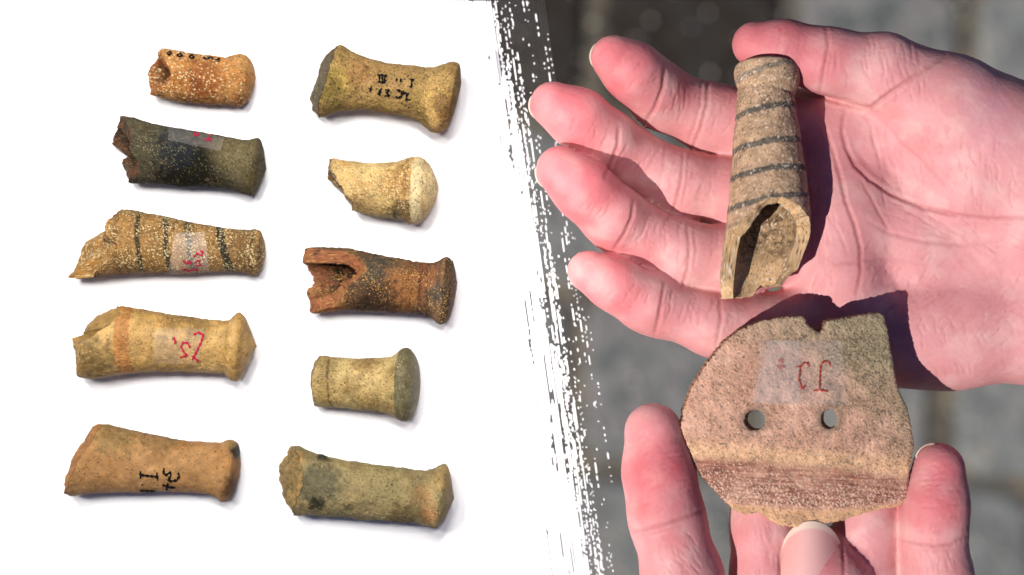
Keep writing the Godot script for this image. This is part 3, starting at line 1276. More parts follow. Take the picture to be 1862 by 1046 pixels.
# ---------------------------------------------------------------- the scene
func _ready() -> void:
	var cam := Camera3D.new()
	cam.name = "camera"
	cam.position = Vector3(0, TOP + 0.6, 0)
	cam.rotation_degrees = Vector3(-90, 0, 0)
	cam.near = 0.05
	cam.far = 100.0
	var att := CameraAttributesPhysical.new()
	att.frustum_focal_length = 12.0 / tan(atan(523.0 / CAM))
	att.frustum_focus_distance = 0.570
	att.exposure_aperture = 4.8
	att.frustum_near = 0.05
	att.frustum_far = 100.0
	cam.attributes = att
	cam.fov = rad_to_deg(2.0 * atan(523.0 / CAM))
	add_child(cam)
	cam.current = true

	var env := Environment.new()
	env.background_mode = Environment.BG_SKY
	var sky := Sky.new()
	var sm := ProceduralSkyMaterial.new()
	sm.sky_top_color = Color(0.30, 0.46, 0.75)
	sm.sky_horizon_color = Color(0.66, 0.74, 0.82)
	sm.sky_curve = 0.12
	sm.ground_bottom_color = Color(0.25, 0.24, 0.22)
	sm.ground_horizon_color = Color(0.6, 0.64, 0.66)
	sm.sun_angle_max = 0.0
	sky.sky_material = sm
	env.sky = sky
	env.background_energy_multiplier = 0.30
	env.tonemap_mode = Environment.TONE_MAPPER_LINEAR
	env.tonemap_exposure = 1.0
	env.sdfgi_enabled = true
	env.ssao_enabled = true
	env.ssil_enabled = true
	var we := WorldEnvironment.new()
	we.name = "world_environment"
	we.environment = env
	add_child(we)

	var sun := DirectionalLight3D.new()
	sun.name = "sun"
	sun.light_energy = 1.52
	sun.light_color = Color(1.0, 0.975, 0.965)
	sun.light_angular_distance = 0.5
	sun.shadow_enabled = true
	var el := deg_to_rad(48.0)
	var to := Vector3(0.87 * cos(el), -sin(el), -0.49 * cos(el)).normalized()
	sun.basis = Basis.looking_at(to, Vector3.UP)
	add_child(sun)

	# a bank of soft studio lamps over the white sheet, each aimed at the same spot
	for p in [Vector3(-0.13, 0.80, -0.26), Vector3(-0.33, 0.80, -0.14), Vector3(0.05, 0.80, -0.14), Vector3(-0.30, 0.80, -0.42), Vector3(0.02, 0.80, -0.42)]:
		var lamp := SpotLight3D.new()
		lamp.name = "soft_lamp"
		lamp.position = p + Vector3(0, TOP, 0)
		var aim := Vector3(-0.122, TOP, 0.002) - lamp.position
		lamp.basis = Basis.looking_at(aim, Vector3.UP)
		lamp.light_energy = 0.37 * aim.length_squared() / 0.71
		lamp.light_color = Color(1.0, 0.985, 0.97)
		lamp.light_size = 0.06
		lamp.spot_angle = rad_to_deg(atan(0.157 / aim.length()))
		lamp.spot_angle_attenuation = 0.12
		lamp.spot_range = 4.0
		lamp.shadow_enabled = true
		add_child(lamp, true)

	for a in [[n_lo, 1, 0.018, 2], [n_mid, 2, 0.07, 2], [n_hi, 3, 0.22, 2], [n_cell, 4, 0.27, 1]]:
		a[0].noise_type = FastNoiseLite.TYPE_SIMPLEX_SMOOTH
		a[0].seed = a[1]
		a[0].frequency = a[2]
		a[0].fractal_type = FastNoiseLite.FRACTAL_FBM if a[3] > 1 else FastNoiseLite.FRACTAL_NONE
		a[0].fractal_octaves = a[3]
	skin_normal = noise_tex(21, 0.05, 3, true, 512, 4.0)
	clay_normal = noise_tex(22, 0.06, 4, true, 512, 8.0)

	make_pavement()
	make_sheet()
	# upright grey card that keeps the sun off the sheet
	var card := prism_mesh([Vector2(-0.285, -0.25), Vector2(-0.279, -0.25), Vector2(-0.279, 0.40), Vector2(-0.285, 0.40)], TOP + 0.0004, TOP + 0.335)
	var cn := mesh_node(numbered("shade_card"), card, flat_mat(Color(0.3, 0.3, 0.3), 0.9), self)
	tag(cn, "upright grey card shading the white sheet from the sun", "card")
	var t0 := Time.get_ticks_msec()
	handles()
	print("handles ", Time.get_ticks_msec() - t0)
	make_sherd()
	print("sherd ", Time.get_ticks_msec() - t0)
	hands()
	print("hands ", Time.get_ticks_msec() - t0)

func bandt(H0: Vector2, ang: float, a: Vector2, b: Vector2) -> Array:
	var d := Vector2(cos(deg_to_rad(ang)), sin(deg_to_rad(ang)))
	return [(a - H0).dot(d), (b - H0).dot(d)]

func band(H0: Vector2, ang: float, q: Array, half: float, c: Color, k: float) -> Array:
	var t := bandt(H0, ang, Vector2(q[0], q[1]), Vector2(q[2], q[3]))
	return [t[0], t[1], half, c, k]

func groove(H0: Vector2, ang: float, q: Array, half: float, depth: float) -> Array:
	var t := bandt(H0, ang, Vector2(q[0], q[1]), Vector2(q[2], q[3]))
	return [t[0], t[1], half, depth]

func handles() -> void:
	var K := 0.57
	var group := ""
	# small orange-brown piece, top of the left column
	var at := Vector2(370, 142)
	make_handle({"seed": 1, "angle": 6.0, "at": at, "label": "short orange-brown handle at the top of the left column, black numbers along its edge",
		"top": V([294, 87, 342.5, 95.5, 375, 101, 407.5, 103.6, 427, 100, 440, 98, 453, 104, 461, 120, 464.5, 141]),
		"bot": V([277.5, 174, 300, 180, 320, 184, 362, 190, 407.5, 190, 424, 193, 437, 195, 450, 184, 460, 160, 464.5, 141]),
		"uc": V([294, 88, 291, 100, 297, 110, 306, 126, 312, 140, 305, 156, 285, 166, 279, 173]), "lc": V([294, 87, 277, 112, 270, 134, 276, 151, 277, 173]),
		"hollow": 60.0, "wall": 0.74, "jag": 3.5, "bevel": -4.0,
		"c1": L(206, 152, 90, K), "c2": L(174, 112, 54, K), "frac": L(176, 104, 50, K), "frac2": L(120, 80, 44, K), "soot": L(40, 28, 20, K), "sootk": 1.0,
		"patches": [[Vector2(372, 140), 42.0, L(140, 76, 34, K), 0.75], [Vector2(436, 192), 26.0, L(130, 62, 30, K), 0.6], [Vector2(360, 183), 40.0, L(120, 60, 26, K), 0.5]],
		"grooves": [groove(at, 6, [412, 104, 412, 190], 5, 2.0), groove(at, 6, [340, 95, 345, 188], 4, 1.4)],
		"speck": 0.44, "spf": 0.5, "specc": L(250, 228, 176, 0.8), "pit": 0.5, "rings": 0.3,
		"pen": 1.7, "black": [V([304, 99, 309, 96, 313, 99, 308, 102, 304, 99]), V([322, 102, 328, 99, 333, 103, 326, 105, 322, 102]), V([344, 104, 350, 102, 354, 106, 347, 108, 344, 104]), V([370, 106, 376, 110, 384, 106, 388, 109]), V([392, 111, 400, 109, 398, 114])]})
	# dark grey one
	at = Vector2(350, 282)
	make_handle({"seed": 2, "angle": 12.5, "at": at, "label": "dark grey-black handle with notched broken end, second down in the left column",
		"top": V([220.6, 210, 245, 214, 277.5, 225.5, 316.5, 231, 362, 239.5, 407.5, 248, 446.5, 255, 460, 252, 472.5, 248, 477, 260, 481, 285, 484, 307]),
		"bot": V([232, 333, 271, 333, 326, 338.6, 375, 340, 405, 343, 427, 347, 445, 354, 459.5, 358, 469, 342, 477, 325, 484, 307]),
		"uc": V([224, 212, 234, 232, 240, 252, 233, 266, 240, 284, 250, 298, 246, 318, 234, 333]), "lc": V([220, 211, 214, 232, 210, 258, 224, 276, 239, 288, 226, 302, 231, 333]),
		"hollow": 70.0, "wall": 0.6, "jag": 2.5, "bevel": -6.0, "rough": 3.0,
		"c1": L(98, 90, 66, K), "c2": L(66, 62, 48, K), "frac": L(104, 68, 48, K), "frac2": L(58, 52, 42, K), "soot": L(24, 24, 20, K), "sootk": 0.8,
		"patches": [[Vector2(345, 315), 75.0, L(14, 14, 12, K), 0.95], [Vector2(315, 262), 45.0, L(40, 46, 50, K), 0.7], [Vector2(430, 280), 50.0, L(118, 104, 70, K), 0.6], [Vector2(466, 330), 24.0, L(96, 82, 44, K), 0.6], [Vector2(240, 305), 14.0, L(140, 72, 46, K), 0.8], [Vector2(250, 240), 24.0, L(84, 76, 56, K), 0.6]],
		"speck": 0.54, "spf": 1.15, "speckk": 0.6, "specc": L(178, 160, 112, 0.8), "pit": 0.45, "gloss": 0.9,
		"tape": V([306, 233, 408, 252, 402, 276, 306, 256]), "tapea": 0.05, "pen": 1.6,
		"red": [V([355, 241, 353, 247, 359, 249, 362, 245]), V([372, 256, 385, 257]), V([378, 256, 384, 247])]})
	# banded one
	at = Vector2(330, 450)
	var dk := L(48, 46, 36, K)
	make_handle({"seed": 3, "angle": 5.5, "at": at, "label": "long ochre handle with dark painted bands and diagonal break, speckled white, left column middle",
		"top": V([224, 380, 277, 389, 347.6, 404, 401, 413, 440, 418, 454, 418, 468, 414, 475, 421, 481, 440, 483, 460]),
		"bot": V([123, 506, 146, 507, 206, 500, 277, 496, 348, 497, 418, 493, 447, 497, 466, 504, 475, 491, 481, 475, 483, 460]),
		"uc": V([223, 381, 196, 405, 192, 430, 214, 446, 206, 462, 192, 480, 168, 503]), "lc": V([222, 381, 195, 398, 193, 416, 157, 438, 146, 456, 144, 467, 124, 505]),
		"hollow": 0.0, "jag": 2.5, "dome": -8.0, "rough": 3.0,
		"c1": L(172, 130, 76, K), "c2": L(128, 92, 50, K), "frac": L(172, 124, 62, K), "frac2": L(112, 82, 46, K), "soot": L(150, 110, 58, K), "sootk": 0.5,
		"patches": [[Vector2(440, 455), 44.0, L(112, 84, 50, K), 0.8], [Vector2(160, 490), 26.0, L(150, 108, 50, K), 0.4]],
		"bands": [band(at, 5.5, [256, 386, 263, 496], 4.5, dk, 0.92), band(at, 5.5, [306, 395, 313, 496], 4.5, dk, 0.9), band(at, 5.5, [344, 404, 356, 496], 5.0, dk, 0.9), band(at, 5.5, [401, 413, 421, 492], 8.0, dk, 0.95), band(at, 5.5, [218, 385, 222, 500], 3.0, dk, 0.4), band(at, 5.5, [462, 414, 456, 500], 3.0, dk, 0.5)],
		"grooves": [groove(at, 5.5, [466, 416, 466, 502], 3, 1.5)],
		"speck": 0.34, "spf": 0.72, "specc": L(246, 222, 164, 0.82), "pit": 0.56, "rings": 0.45, "ringd": 0.8,
		"tape": V([318, 425, 372, 423, 381, 492, 305, 497]), "tapea": 0.10, "pen": 1.7,
		"red": [V([362, 455, 369, 458, 366, 464, 358, 460, 352, 467]), V([332, 472, 339, 478, 345, 473, 349, 480]), V([354, 476, 362, 472, 364, 480, 356, 482]), V([330, 490, 338, 487, 345, 491, 352, 487, 362, 489])]})
	# yellowish with red band
	at = Vector2(300, 622)
	make_handle({"seed": 4, "mott": 0.24, "angle": 8.0, "at": at, "label": "yellow-buff handle with orange-red band, red numbers and pointed knob end",
		"top": V([213, 555, 241.5, 559.5, 291, 569, 347.6, 576.5, 395, 582, 416, 584, 421, 580, 425, 573, 431, 569, 440, 570, 446, 577, 450, 588, 458, 608, 466.5, 629.5]),
		"bot": V([141, 687, 164, 690, 206, 684, 259, 677, 330, 675.5, 385, 679, 408, 681, 413, 684, 419, 691.5, 428, 694, 437, 692, 443, 682, 452, 662, 466.5, 629.5]),
		"uc": V([215, 556, 220, 568, 196, 588, 168, 606, 142, 624, 145, 645, 142, 668, 142, 686]), "lc": V([213, 555, 174, 576, 164, 594, 162, 605, 139, 622, 142, 644, 138, 668, 141, 686]),
		"hollow": 26.0, "wall": 0.4, "jag": 3.5, "bevel": -12.0, "rough": 3.0,
		"c1": L(208, 170, 106, K), "c2": L(180, 138, 76, K), "frac": L(176, 138, 78, K), "frac2": L(120, 96, 58, K), "soot": L(70, 58, 40, K), "sootk": 0.5,
		"patches": [[Vector2(168, 655), 40.0, L(118, 98, 62, K), 0.7], [Vector2(300, 648), 36.0, L(150, 116, 66, K), 0.6], [Vector2(356, 596), 26.0, L(112, 92, 56, K), 0.55], [Vector2(322, 576), 26.0, L(128, 106, 66, K), 0.5], [Vector2(440, 680), 24.0, L(150, 104, 60, K), 0.5], [Vector2(212, 590), 26.0, L(222, 184, 116, K), 0.5]],
		"bands": [band(at, 8, [232, 560, 234, 684], 13.0, L(182, 110, 56, K), 0.62)],
		"grooves": [groove(at, 8, [418, 580, 410, 684], 3, 2.0)],
		"speck": 0.72, "specc": L(244, 222, 170, 0.8), "pit": 0.54, "pitc": L(92, 70, 40, K), "bump": 1.2, "rings": 0.15, "ringd": 0.7, "gloss": 0.6,
		"tape": V([280, 598, 372, 600, 362, 662, 280, 660]), "tapea": 0.045, "pen": 1.9,
		"red": [V([351, 610, 361, 606, 369, 610, 366, 622, 357, 640, 350, 653]), V([349, 646, 357, 652, 363, 656]), V([328, 648, 341, 646, 335, 640, 329, 630, 333, 623, 341, 624, 346, 632]), V([314, 618, 317, 615, 319, 623, 316, 626])]})
	# tan one at the bottom left
	at = Vector2(275, 845)
	make_handle({"seed": 5, "mott": 0.14, "angle": 8.5, "at": at, "label": "smooth tan handle with black inked writing and slanted end, bottom of the left column",
		"top": V([180, 771, 199, 772.6, 224.6, 780, 271, 789, 311, 797, 342, 802.7, 384, 804, 400, 804, 407, 801, 414, 799, 426.5, 800, 433, 808, 435, 826, 435.5, 845]),
		"bot": V([117, 896, 124, 901, 132, 902, 153, 899, 184.6, 895.6, 237, 895, 300, 893.5, 353, 895.6, 380, 899, 390, 903, 397, 910, 407.5, 914.5, 420, 909, 428, 895, 433, 872, 435.5, 845]),
		"uc": V([184, 773, 175, 782, 164, 801, 147, 824, 132, 851, 122, 876, 118, 888, 118, 896]), "lc": V([180, 771, 168, 778, 159, 799, 142.6, 822, 128, 849, 118, 874.6, 115, 887, 117, 896]),
		"hollow": 0.0, "jag": 1.5, "dome": 2.0,
		"c1": L(180, 136, 88, K), "c2": L(158, 114, 68, K), "frac": L(180, 124, 66, K), "frac2": L(140, 94, 50, K),
		"patches": [[Vector2(210, 782), 50.0, L(138, 114, 70, K), 0.7], [Vector2(290, 796), 36.0, L(120, 96, 60, K), 0.6], [Vector2(432, 820), 17.0, L(30, 28, 24, K), 0.95], [Vector2(424, 890), 24.0, L(84, 58, 34, K), 0.85], [Vector2(416, 843), 13.0, L(196, 140, 84, K), 0.6], [Vector2(420, 805), 12.0, L(150, 124, 76, K), 0.7]],
		"grooves": [groove(at, 8.5, [403, 804, 396, 905], 4, 1.6)],
		"speck": 0.8, "pit": 0.62, "gloss": 0.75, "bump": 0.9, "grain": 0.45, "ringd": 0.5,
		"pen": 2.2, "black": [V([298, 851, 297, 861, 303, 863, 309, 858, 311, 864, 306, 872, 312, 874, 322, 872, 326, 866, 324, 859]), V([255, 856, 256, 869]), V([256, 863, 286, 866]), V([285, 859, 287, 873]), V([259, 879, 261, 881]), V([296, 880, 308, 884, 320, 885]), V([306, 876, 304, 890]), V([254, 890, 284, 891])]})
	# big olive one, top right
	at = Vector2(700, 165)
	make_handle({"seed": 6, "angle": 8.5, "at": at, "label": "largest olive-brown handle with flared ends and black inked numbers, top of the right column",
		"top": V([620, 81.4, 625.6, 84, 637, 93.5, 654, 101, 679, 110, 711.6, 115.4, 740, 119, 769, 122.7, 794, 121.6, 805, 117, 817, 112.6, 828, 112, 836, 117, 838, 128, 838.5, 152]),
		"bot": V([581, 214.5, 593, 211, 616, 203, 654, 199, 683, 201, 711.6, 207, 746, 214, 769, 226, 784, 240, 795, 242, 805, 240, 817, 230, 826, 205, 834, 175, 838.5, 152]),
		"uc": V([618, 83, 609, 96, 602, 120, 595, 142, 584, 172, 577, 195, 581, 214]), "lc": V([620, 81, 610, 84, 591, 96, 585, 108, 576, 136.5, 566, 163, 564, 175, 570, 198, 581, 214]),
		"hollow": 0.0, "jag": 2.5, "dome": 6.0,
		"c1": L(182, 148, 92, K), "c2": L(156, 124, 72, K), "frac": L(120, 106, 84, K), "frac2": L(86, 76, 60, K),
		"patches": [[Vector2(610, 150), 34.0, L(164, 138, 66, K), 0.7], [Vector2(600, 180), 40.0, L(122, 104, 56, K), 0.6], [Vector2(700, 130), 60.0, L(168, 130, 84, K), 0.5], [Vector2(810, 190), 30.0, L(116, 84, 46, K), 0.7], [Vector2(650, 135), 26.0, L(160, 104, 62, K), 0.4], [Vector2(812, 220), 20.0, L(110, 74, 38, K), 0.6]],
		"speck": 0.5, "spf": 0.9, "specc": L(206, 180, 92, 0.8), "pit": 0.42, "gloss": 0.85, "bump": 1.3,
		"pen": 2.0, "black": [V([733, 164, 734, 170, 738, 168, 740, 172, 738, 180, 746, 181]), V([739, 170, 744, 170]), V([745, 145, 753, 147]), V([749, 147, 748, 158, 744, 158]), V([720, 149, 722, 144]), V([728, 150, 730, 144]), V([690, 138, 690, 150]), V([695, 138, 695, 150]), V([700, 140, 699, 151]), V([686, 137, 704, 139]), V([687, 149, 701, 151]), V([721, 163, 730, 166, 731, 174, 724, 177, 719, 175]), V([700, 163, 708, 164, 703, 168, 708, 172, 699, 174]), V([694, 160, 687, 169, 692, 170]), V([692, 164, 690, 173]), V([676, 156, 672, 166])]})
	# small pale one with knob
	at = Vector2(690, 342)
	make_handle({"seed": 7, "angle": 2.5, "at": at, "label": "short pale yellow handle with smooth cream domed knob, second down in the right column",
		"top": V([600.5, 287, 633, 292.7, 674.5, 296, 716, 295, 736, 289, 748, 285, 757, 284, 766, 286, 775, 291, 783, 302, 789, 314, 795, 330, 797, 342.6]),
		"bot": V([642, 384, 667.6, 392, 702, 396, 720, 398, 735, 404, 750, 409.6, 759, 408, 767, 404.5, 778, 391, 788, 373.5, 795, 358, 797, 342.6]),
		"uc": V([604, 288, 602, 298, 603, 314, 616, 334, 629, 356, 642, 372, 643, 384]), "lc": V([600, 287, 598, 294, 599, 315, 612.6, 334, 626, 356, 640, 373.5, 642, 384]),
		"hollow": 30.0, "wall": 0.5, "jag": 3.0,
		"c1": L(226, 196, 132, K), "c2": L(190, 148, 84, K), "frac": L(150, 116, 70, K), "frac2": L(96, 74, 46, K), "soot": L(60, 46, 30, K), "sootk": 0.6,
		"patches": [[Vector2(735, 385), 28.0, L(92, 72, 44, K), 0.75], [Vector2(728, 330), 34.0, L(168, 120, 62, K), 0.7], [Vector2(780, 330), 34.0, L(232, 208, 156, K), 0.6], [Vector2(650, 380), 34.0, L(150, 116, 68, K), 0.6], [Vector2(716, 385), 12.0, L(70, 58, 40, K), 0.5]],
		"bands": [band(at, 2.5, [765, 284, 760, 409], 9.0, L(234, 212, 160, K), 0.9), band(at, 2.5, [744, 286, 742, 406], 4.0, L(140, 100, 54, K), 0.6)],
		"grooves": [groove(at, 2.5, [776, 290, 774, 400], 1.6, 1.4), groove(at, 2.5, [754, 285, 748, 409], 1.6, 1.4), groove(at, 2.5, [722, 294, 722, 398], 2.0, 1.4)],
		"speck": 0.42, "spf": 0.85, "specc": L(246, 224, 172, 0.8), "pit": 0.47, "pitc": L(86, 62, 34, K), "gloss": 0.6})
	# red hollow one
	at = Vector2(690, 512)
	make_handle({"seed": 8, "angle": 6.0, "at": at, "label": "reddish-brown handle with deep open broken socket and flat flange, third down in the right column",
		"top": V([555, 452.6, 568, 450, 636.6, 451, 667.6, 459.5, 702, 466, 750, 474, 785, 478, 795, 476, 801, 470, 808, 466.5, 816, 467, 824, 473, 828, 490, 830.5, 514.6]),
		"bot": V([564, 571, 592, 568, 626, 564.5, 685, 566, 753.6, 571, 778, 575, 786, 580, 792, 587, 804, 591, 813, 586, 820, 573, 827.6, 546, 830.5, 514.6]),
		"uc": V([556, 452.5, 620, 456, 648, 464, 661, 480, 661, 496, 648, 510, 632, 523, 626, 540, 610, 558, 566, 571]), "lc": V([555, 453, 564, 473, 575, 514.6, 562, 538.6, 564, 571]),
		"hollow": 90.0, "wall": 0.56, "jag": 4.0, "bevel": -16.0, "rough": 3.0,
		"c1": L(118, 86, 58, K), "c2": L(84, 68, 52, K), "frac": L(168, 102, 68, K), "frac2": L(132, 96, 62, K), "soot": L(34, 30, 24, K), "sootk": 1.1,
		"patches": [[Vector2(690, 490), 36.0, L(74, 72, 62, K), 0.8], [Vector2(735, 525), 44.0, L(158, 104, 58, K), 0.8], [Vector2(690, 545), 40.0, L(60, 42, 32, K), 0.7], [Vector2(795, 535), 22.0, L(66, 62, 54, K), 0.7], [Vector2(655, 490), 14.0, L(190, 130, 64, K), 0.5], [Vector2(600, 555), 36.0, L(170, 112, 60, K), 0.9], [Vector2(660, 556), 18.0, L(60, 48, 36, K), 0.7], [Vector2(770, 500), 24.0, L(140, 84, 54, K), 0.6]],
		"bands": [band(at, 6, [768, 475, 764, 573], 3.0, L(92, 52, 34, K), 0.6), band(at, 6, [780, 477, 776, 576], 2.5, L(80, 48, 34, K), 0.6), band(at, 6, [818, 470, 808, 590], 6.0, L(66, 54, 34, K), 0.7)],
		"speck": 0.48, "spf": 0.8, "specc": L(226, 172, 96, 0.8), "pit": 0.46, "rings": 0.5, "ringd": 1.0})
	# small one with grey disc
	at = Vector2(660, 700)
	make_handle({"seed": 9, "mott": 0.24, "angle": 3.5, "at": at, "label": "short cream handle ending in a wide dark grey disc, fourth down in the right column",
		"top": V([581, 646, 590, 647, 602, 649, 652, 651.6, 694, 650.5, 712, 648.5, 720, 645, 724, 638, 733, 631, 741, 631, 748, 635, 755, 647, 760, 662, 764, 691.8]),
		"bot": V([572, 739.5, 606, 741.5, 652, 746, 694, 750, 712, 754, 720, 760, 727, 766, 738, 768.5, 746, 764, 752, 757, 758, 738, 762, 720, 764, 691.8]),
		"uc": V([584, 647, 574, 661, 568, 680, 567, 699, 569, 724, 573, 739]), "lc": V([581, 646, 570, 661, 565, 680, 564, 699, 567, 726, 572, 739.5]),
		"hollow": 0.0, "jag": 1.4, "dome": 2.0,
		"c1": L(204, 180, 122, K), "c2": L(168, 138, 82, K), "frac": L(160, 136, 86, K), "frac2": L(120, 100, 62, K),
		"patches": [[Vector2(665, 685), 46.0, L(214, 184, 120, K), 0.7], [Vector2(590, 670), 28.0, L(146, 124, 78, K), 0.6], [Vector2(640, 700), 24.0, L(126, 96, 52, K), 0.5], [Vector2(665, 660), 24.0, L(120, 88, 50, K), 0.6], [Vector2(680, 746), 40.0, L(150, 124, 74, K), 0.5]],
		"bands": [band(at, 3.5, [748, 633, 744, 768], 20.0, L(108, 104, 78, K), 0.9), band(at, 3.5, [602, 649, 606, 741], 1.2, L(90, 70, 42, K), 0.8)],
		"grooves": [groove(at, 3.5, [602, 649, 606, 741], 1.6, 1.8)],
		"speck": 0.62, "specc": L(224, 204, 152, 0.8), "pit": 0.44, "pitc": L(96, 68, 34, K), "gloss": 0.6, "grain": 0.5})
	# greenish one at the bottom right
	at = Vector2(665, 885)
	make_handle({"seed": 10, "mott": 0.2, "angle": 8.5, "at": at, "label": "grey-green handle with orange-stained ends and chipped broken end, bottom of the right column",
		"top": V([530, 811, 543, 812, 575.6, 826, 614, 834, 671, 843, 728.5, 852, 755, 855, 782, 856, 794, 850, 805, 843, 814.5, 844, 818, 858, 822, 880, 825.5, 906]),
		"bot": V([535.5, 938, 556.5, 935.6, 594.7, 938, 652, 944, 709.4, 948, 755, 951, 778, 959, 793.5, 962.5, 809, 946, 818, 926, 825.5, 906]),
		"uc": V([540, 812, 553, 843, 551, 870, 543, 895, 533, 918, 536, 938]), "lc": V([530, 811, 524, 829, 509, 848.5, 506, 867.6, 512.5, 906, 522, 925, 535.5, 938]),
		"hollow": 0.0, "jag": 3.0, "dome": 10.0, "rough": 3.5,
		"c1": L(164, 144, 98, K), "c2": L(132, 118, 80, K), "frac": L(172, 138, 86, K), "frac2": L(106, 98, 64, K),
		"patches": [[Vector2(580, 880), 44.0, L(88, 86, 66, K), 0.8], [Vector2(575, 918), 16.0, L(34, 34, 28, K), 0.85], [Vector2(586, 832), 10.0, L(22, 24, 26, K), 0.9], [Vector2(768, 905), 22.0, L(160, 116, 70, K), 0.6], [Vector2(780, 935), 20.0, L(150, 100, 56, K), 0.7], [Vector2(690, 870), 44.0, L(156, 140, 94, K), 0.6], [Vector2(808, 870), 26.0, L(164, 136, 84, K), 0.7], [Vector2(535, 835), 20.0, L(186, 140, 84, K), 0.8], [Vector2(633, 924), 9.0, L(48, 46, 36, K), 0.6], [Vector2(730, 945), 30.0, L(104, 80, 48, K), 0.6]],
		"speck": 0.75, "pit": 0.5, "pitc": L(64, 58, 40, K), "gloss": 0.7, "bump": 1.5, "grain": 0.5})
	# the handle held in the open hand
	at = Vector2(1395, 320)
	var d2 := L(84, 84, 78)
	make_handle({"seed": 11, "angle": -88.0, "at": at, "name": "held_pottery_fragment", "group": "pottery pieces held in the hands", "label": "banded tan handle in the open palm, hollow broken end towards the viewer",
		"top": V([1309, 542, 1312, 480, 1322, 400, 1330, 320, 1335, 240, 1339, 200, 1342, 172, 1341, 158, 1338, 148, 1335, 136, 1336, 124, 1339, 118, 1345, 115, 1395, 113]),
		"bot": V([1452, 500, 1475, 430, 1471, 380, 1465, 320, 1455, 250, 1445, 195, 1444, 178, 1446, 168, 1452, 160, 1454, 145, 1452, 126, 1449, 118, 1444, 115, 1395, 113]),
		"uc": V([1311, 490, 1320, 428, 1346, 394, 1370, 366, 1384, 359, 1408, 357, 1440, 372, 1464, 393, 1475, 415]), "lc": V([1311, 520, 1314, 544, 1345, 543, 1376, 539, 1395, 523, 1431, 521, 1438, 507, 1454, 489, 1473, 440]),
		"h0": 200.0, "h1": 134.0, "flat": 0.95, "hollow": 200.0, "wall": 0.66, "jag": 2.0, "bevel": -7.0, "rough": 1.6,
		"c1": L(192, 160, 128), "c2": L(166, 136, 106), "frac": L(206, 172, 128), "frac2": L(176, 138, 96), "soot": L(70, 54, 40), "sootk": 0.8,
		"bands": [band(at, -88, [1345, 216, 1446, 196], 5.5, d2, 0.85), band(at, -88, [1338, 278, 1456, 260], 6.0, d2, 0.85), band(at, -88, [1332, 328, 1462, 310], 5.5, d2, 0.9), band(at, -88, [1326, 384, 1468, 360], 5.5, d2, 0.85), band(at, -88, [1345, 150, 1440, 118], 5.0, L(120, 116, 104), 0.7), band(at, -88, [1316, 414, 1472, 414], 3.5, L(120, 110, 96), 0.6)],
		"grooves": [groove(at, -88, [1340, 160, 1446, 178], 4, 2.0)],
		"speck": 0.42, "spf": 0.42, "specc": L(240, 220, 196), "speckk": 0.85, "pit": 0.55, "rings": 0.3, "gloss": 0.8})

